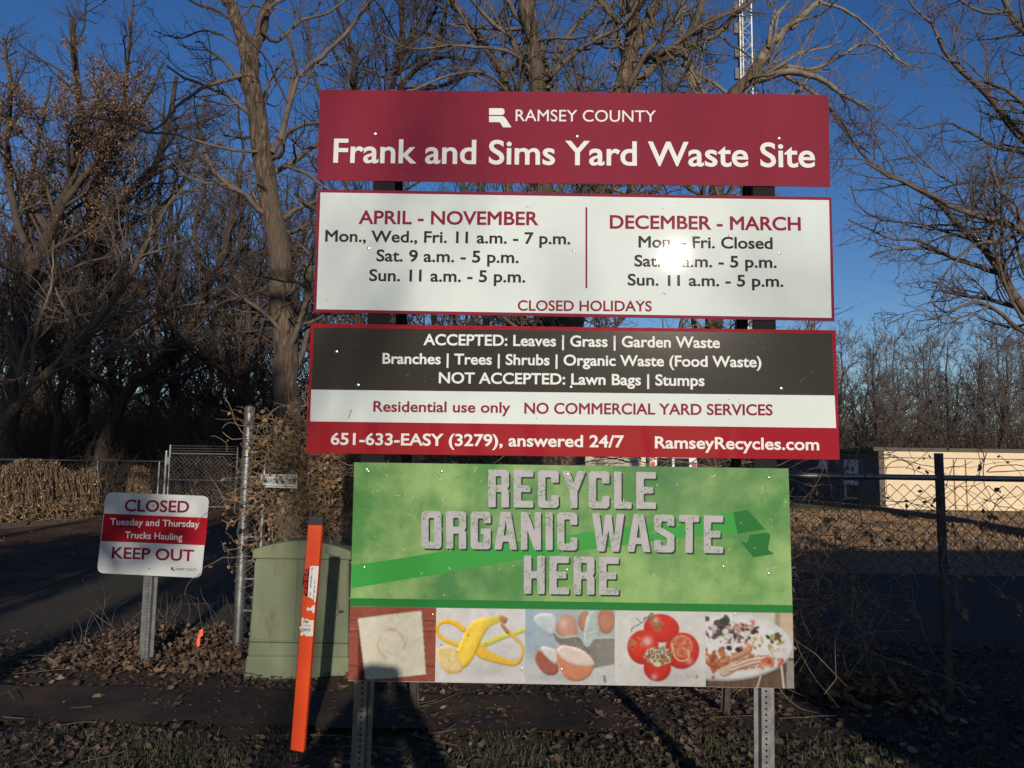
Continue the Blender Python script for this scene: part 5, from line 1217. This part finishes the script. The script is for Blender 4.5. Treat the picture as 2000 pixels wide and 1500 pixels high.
def grass(name, n, xr, yr, hgt, seed, label, M, dens, w_=.0028):
    r = np.random.default_rng(seed); x = r.uniform(*xr, n); y = r.uniform(*yr, n); k = r.random(n) < dens(x, y); x, y = x[k], y[k]; n = len(x)
    C = np.stack([x, y, gz(x, y)], 1); a = r.uniform(0, 6.28, n); d = np.stack([np.cos(a)*w_, np.sin(a)*w_, 0*a], 1); h_ = hgt*r.uniform(.4, 1.3, n)
    ln = unit(np.stack([r.normal(size=n)*.5, r.normal(size=n)*.5, np.ones(n)], 1)); mid = C+ln*h_[:, None]*.55; tip = mid+unit(ln+r.normal(size=(n, 3))*.4)*h_[:, None]*.5
    V = np.stack([C-d, C+d, mid+d*.8, mid-d*.8, tip], 1).reshape(-1, 3); b = np.arange(n)*5
    o = mesh_np(name, V, [np.stack([b, b+1, b+2, b+3], 1), np.stack([b+3, b+2, b+4], 1)], M); tag(o, label, 'grass', kind='stuff'); return o
grass('grass', 46000, (-4, 4.5), (3.3, 5.4), .05, 60, 'short sparse green grass pushing through the leaves in front of the sign', leaf_mat('grass_green', [(.045, .06, .02), (.07, .08, .03), (.12, .10, .055), (.035, .045, .018)]),
      lambda x, y: np.clip(1.6*value_noise(x, y, 1.6, 14)-.35, 0, 1)*np.where(y < 4.95, 1, .25))
grass('dry_grass', 90000, (1.5, 27), (13.2, 31.5), .11, 61, 'short dry tan grass added over the yard to catch low sun', leaf_mat('grass_dry', [(.36, .22, .11), (.24, .14, .07), (.46, .31, .17), (.16, .10, .055)]),
      lambda x, y: np.clip(.25+1.2*value_noise(x, y, .35, 15), 0, 1), .009)  # upright blades added to catch low sun and brighten the yard
# twigs fallen on the ground
r = np.random.default_rng(66); n = 80
P = walk(np.stack([r.uniform(-4.5, 4, n), r.uniform(3.6, 7, n), np.full(n, .045)], 1), r.normal(size=(n, 3))*[1, 1, .05], r.uniform(.1, .55, n), 6, .15, 0, r, np.array([1, 1, .2]))
P[..., 2] = np.maximum(P[..., 2], gz(P[..., 0], P[..., 1])+.02)
V, F = tubes(P, np.full(P.shape[:2], .0025), 4); o = mesh_np('fallen_twigs', V, F, TWIG); tag(o, 'thin dry twigs lying on the leaf litter', 'twigs', kind='stuff')

# ------------------------------------------------------------------ unseen things set behind the camera, shaped for the shadows they cast
def crown_tree(name, label, x, y, blobs, H, seed, n=4200, size=.26, M=None):
    r = np.random.default_rng(seed); t = empty(name, (x, y, 0), label, 'tree', None); b = MB()
    b.tube([(x, y, -.1), (x+.05, y, H*.5), (x, y, H)], [.22, .16, .05], 10); b.build('trunk', BARK_D, t, True)
    pts = []; tot = sum(q[3]*q[4]*q[5] for q in blobs)
    for (a, c, d, rx, ry, rz) in blobs:
        k = int(n*rx*ry*rz/tot); g_ = unit(r.normal(size=(k, 3)))*(r.random((k, 1))**.45); pts.append(g_*[rx, ry, rz]+[a, c, d])
    pts = np.concatenate(pts); V, F = leaf_quads(pts, size, r, False)
    o = mesh_np('crown', V, F, M or EVG, t); return t
EVG = leaf_mat('evergreen_needles', [(.035, .055, .025), (.05, .07, .03), (.025, .04, .02)])
crown_tree('evergreen_tree', 'dense evergreen across the street behind the photographer', -.55, -16, [(0, 0, 9.1, 1.55, 1.5, 1.6), (.75, 0, 7.05, .85, .35, .75)], 10.5, 71)
crown_tree('evergreen_tree', 'broad evergreen left of and behind the photographer', -3.4, -16, [(0, 0, 6.6, 1.8, 2, 2.2), (.6, 0, 4.6, 2.6, 2, 1.5), (-2.5, 0, 4.6, 2.6, 2, 1.6)], 9.5, 72, 7500, .3)
crown_tree('pine_tree', 'high crowned pine left of the evergreens behind the photographer', -5.6, -17, [(0, 0, 15.0, 2.4, 2, 2.3)], 16.5, 75, 6500, .32)
crown_tree('pine_tree', 'high crowned pine right of the others behind the photographer', -2.3, -17, [(0, 0, 15.0, 1.9, 2, 2.2)], 16.5, 76, 5500, .3)
crown_tree('pine_tree', 'high crowned pine far left behind the photographer', -10.2, -17, [(0, 0, 14.6, 2.4, 2, 2.8), (0, 0, 17, 1.6, 1.4, 1.4)], 17, 73, 6500, .32)
crown_tree('evergreen_tree', 'evergreen at the left end of the row behind the photographer', -15.4, -18, [(0, 0, 6, 2.0, 2.2, 3.5), (0, 0, 13, 2.6, 2.2, 3.6)], 16, 74, 6500, .3)
WB = gen_tree(90, 14, 1.0, BARK_D, TWIG_D, rm=.012, name='street_tree', tw=.2, lab='street')
WS = gen_tree(93, 13, 1.0, BARK_D, TWIG_D, rm=.012, name='street_tree', tw=.16, lab='street', nl=7, dn=.45)
copy_tree(WS, (4.4, -27, 0), 1.0, 1.0, 'bare street tree behind the photographer whose branches mottle the sign', 'bare trees behind the photographer')
for (x, y, rz, sc, lb) in ((7.5, -28, 2.1, 1.1, 'bare street tree behind the gabled house'), (-9, -24, 4, .95, 'bare street tree behind the evergreen row'), (13, -34, 5, 1.2, 'farthest bare street tree beyond the gabled house'), (-14, -27, .5, 1.1, 'bare street tree at the left end of the street')):
    copy_tree(WB, (x, y, 0), rz, sc, lb, 'bare trees behind the photographer')
# unseen house added behind on the right to shade the near yard
SID = mat('house_siding', (.42, .40, .36), .8); ROOFM = mat('shingle', (.06, .055, .05), .9)
hs = empty('added_gable_house', (12, -12, 0), 'unseen gabled house added behind the photographer to shade the right yard', 'house')
hx0, hx1, hr = 5.25, 26, 6.1
b = MB(); b.prism([(-16, 0), (-8, 0), (-8, 3.4), (-12, hr-.15), (-16, 3.4)], lambda u, v: (hx0+.3, u, v), lambda u, v: (hx1-.3, u, v)); b.build('wall', SID, hs)
for sg in (-1, 1):
    b = MB(); b.obox((hx0, -12+sg*2.25, (3.25+hr)/2+.06), (hx1, -12+sg*2.25, (3.25+hr)/2+.06), .12, 5.6, up=(0, -sg*3.3, 4.5)); b.build('roof', ROOFM, hs)
for x in (6.5, 10, 16, 20):
    b = MB(); b.box(x, x+1.2, -8.0, -7.93, 1.1, 2.4); f_ = b.build('window', DOORM, hs); b = MB(); b.box(x+.08, x+1.12, -7.925, -7.92, 1.18, 2.32); b.build('pane', GLASSD, f_)
b = MB(); b.box(13, 14, -7.99, -7.94, 0, 2.1); b.build('door', DOORM, hs)
# unseen cable bundles added for the shadow bands on the tall trunk
for k, (z, rd) in enumerate(((9.62, .05), (9.22, .10))):
    o_ = empty('shadow_band_cable', (0, -8, z), ('thin' if k == 0 else 'thick')+' unseen cable added behind the photographer to cast a shadow band', 'cable'); b = MB()
    xs_ = np.linspace(-30, 4.3, 24); b.tube([(x, -8-.05*x, z+.0004*(x+2)**2) for x in xs_], rd, 8); b.build('cable', BLACKM, o_, True)
up_ = empty('utility_pole', (4.3, -8.2, 0), 'wooden utility pole behind the photographer carrying the cables', 'pole')
b = MB(); b.tube([(4.3, -8.2, -.1), (4.3, -8.2, 10.2)], [.12, .09], 12); b.build('pole', TIM, up_, True)
b = MB(); b.box(3.5, 5.1, -8.26, -8.14, 9.0, 9.12); b.build('crossarm', TIM, up_)

# ------------------------------------------------------------------ the photographer (casts the shadow on the ground and banner)
COAT = mat('dark_coat', (.04, .045, .06), .9); SKINM = mat('skin', (.55, .36, .27), .6); HAIR = mat('dark_hair', (.03, .02, .015), .7); JEANS = mat('jeans', (.04, .06, .11), .9)
pe = empty('person', (0.02, -.42, 0), 'photographer in dark jacket and jeans holding a phone up with both hands', 'person')
def skin(name, V, E, Rr, M, parent, root=0, sub=2):
    me = bpy.data.meshes.new(name); me.from_pydata([tuple(np.array(v)-np.array(PW(parent))) for v in V], E, []); me.materials.append(M)
    o = link(name, me, parent); md = o.modifiers.new('skin', 'SKIN'); md.use_smooth_shade = True
    for i, s in enumerate(me.skin_vertices[0].data):
        s.radius = Rr[i] if hasattr(Rr[i], '__len__') else (Rr[i], Rr[i]); s.use_root = (i == root)
    sb = o.modifiers.new('sub', 'SUBSURF'); sb.levels = sub; sb.render_levels = sub; return o
px_, py_ = .02, -.42
bodyV = [(px_, py_, .95), (px_, py_, 1.12), (px_, py_+.01, 1.32), (px_, py_+.01, 1.42), (px_, py_+.02, 1.50),
         (px_+.10, py_, .88), (px_+.12, py_+.02, .50), (px_+.13, py_-.02, .09), (px_+.14, py_+.12, .045),
         (px_-.10, py_, .88), (px_-.12, py_+.03, .50), (px_-.13, py_-.01, .09), (px_-.14, py_+.13, .045),
         (px_+.19, py_+.01, 1.40), (px_+.36, py_+.06, 1.16), (px_+.10, py_+.36, 1.50), (px_+.068, py_+.395, 1.55),
         (px_-.19, py_+.01, 1.40), (px_-.38, py_+.06, 1.16), (px_-.14, py_+.36, 1.50), (px_-.108, py_+.395, 1.55), (px_, py_+.02, 1.56)]
bodyE = [(0, 1), (1, 2), (2, 3), (3, 4), (4, 21), (0, 5), (5, 6), (6, 7), (7, 8), (0, 9), (9, 10), (10, 11), (11, 12), (3, 13), (13, 14), (14, 15), (15, 16), (3, 17), (17, 18), (18, 19), (19, 20)]
bodyR = [(.20, .15), (.20, .15), (.23, .15), (.17, .12), .06, .10, .07, .05, .045, .10, .07, .05, .045, .10, .085, .055, .035, .10, .085, .055, .035, .055]
skin('body', bodyV, bodyE, bodyR, COAT, pe)
hd = [(px_, py_+.02, 1.55), (px_, py_+.03, 1.60), (px_, py_+.035, 1.67), (px_, py_+.02, 1.735), (px_, py_+.135, 1.625)]
skin('head', hd, [(0, 1), (1, 2), (2, 3), (2, 4)], [.055, .072, .086, .06, .014], SKINM, pe)
hr_ = [(px_, py_-.03, 1.62), (px_, py_-.02, 1.71), (px_, py_+.02, 1.76)]
skin('hair', hr_, [(0, 1), (1, 2)], [.08, .09, .075], HAIR, pe)
for s in (-1, 1):
    b = MB(); b.tube([(px_+s*.032, py_+.118, 1.655), (px_+s*.032, py_+.128, 1.655)], .012, 8); b.build('eye', DOORM, pe, True)
    b = MB(); b.tube([(px_+s*.088, py_+.02, 1.62), (px_+s*.092, py_+.01, 1.68)], .016, 8); b.build('ear', SKINM, pe, True)
    # hand gripping the phone end: palm and five fingers
    hx = px_+(.068 if s > 0 else -.108); wy, wz = py_+.395, 1.555; ex = .055 if s > 0 else -.059
    skin('palm', [(hx, wy-.02, wz-.01), (hx-s*.012, wy-.02, wz+.03), (hx-s*.02, wy-.022, wz+.06)], [(0, 1), (1, 2)], [(.02, .015), (.03, .014), (.028, .012)], SKINM, pe)
    for k in range(4):
        z = wz+.028+k*.018; l = (.9, 1, .95, .75)[k]
        skin('finger', [(hx-s*.012, wy-.018, z), (ex+.0+s*.012, wy-.0, z+.002), (ex-s*.012*l, wy+.012, z+.002)], [(0, 1), (1, 2)], [.009, .008, .007], SKINM, pe, sub=1)
    skin('thumb', [(hx-s*.01, wy-.028, wz+.02), (ex-s*.0, wy-.036, wz+.045), (ex-s*.018, wy-.030, wz+.062)], [(0, 1), (1, 2)], [.011, .010, .008], SKINM, pe, sub=1)
ph = MB(); ph.box(-.062, .058, -.0135, -.0055, 1.588, 1.657)
o = ph.build('phone', BLACKM, None, bevel=.003); tag(o, 'black phone held sideways in both hands of the photographer', 'phone')
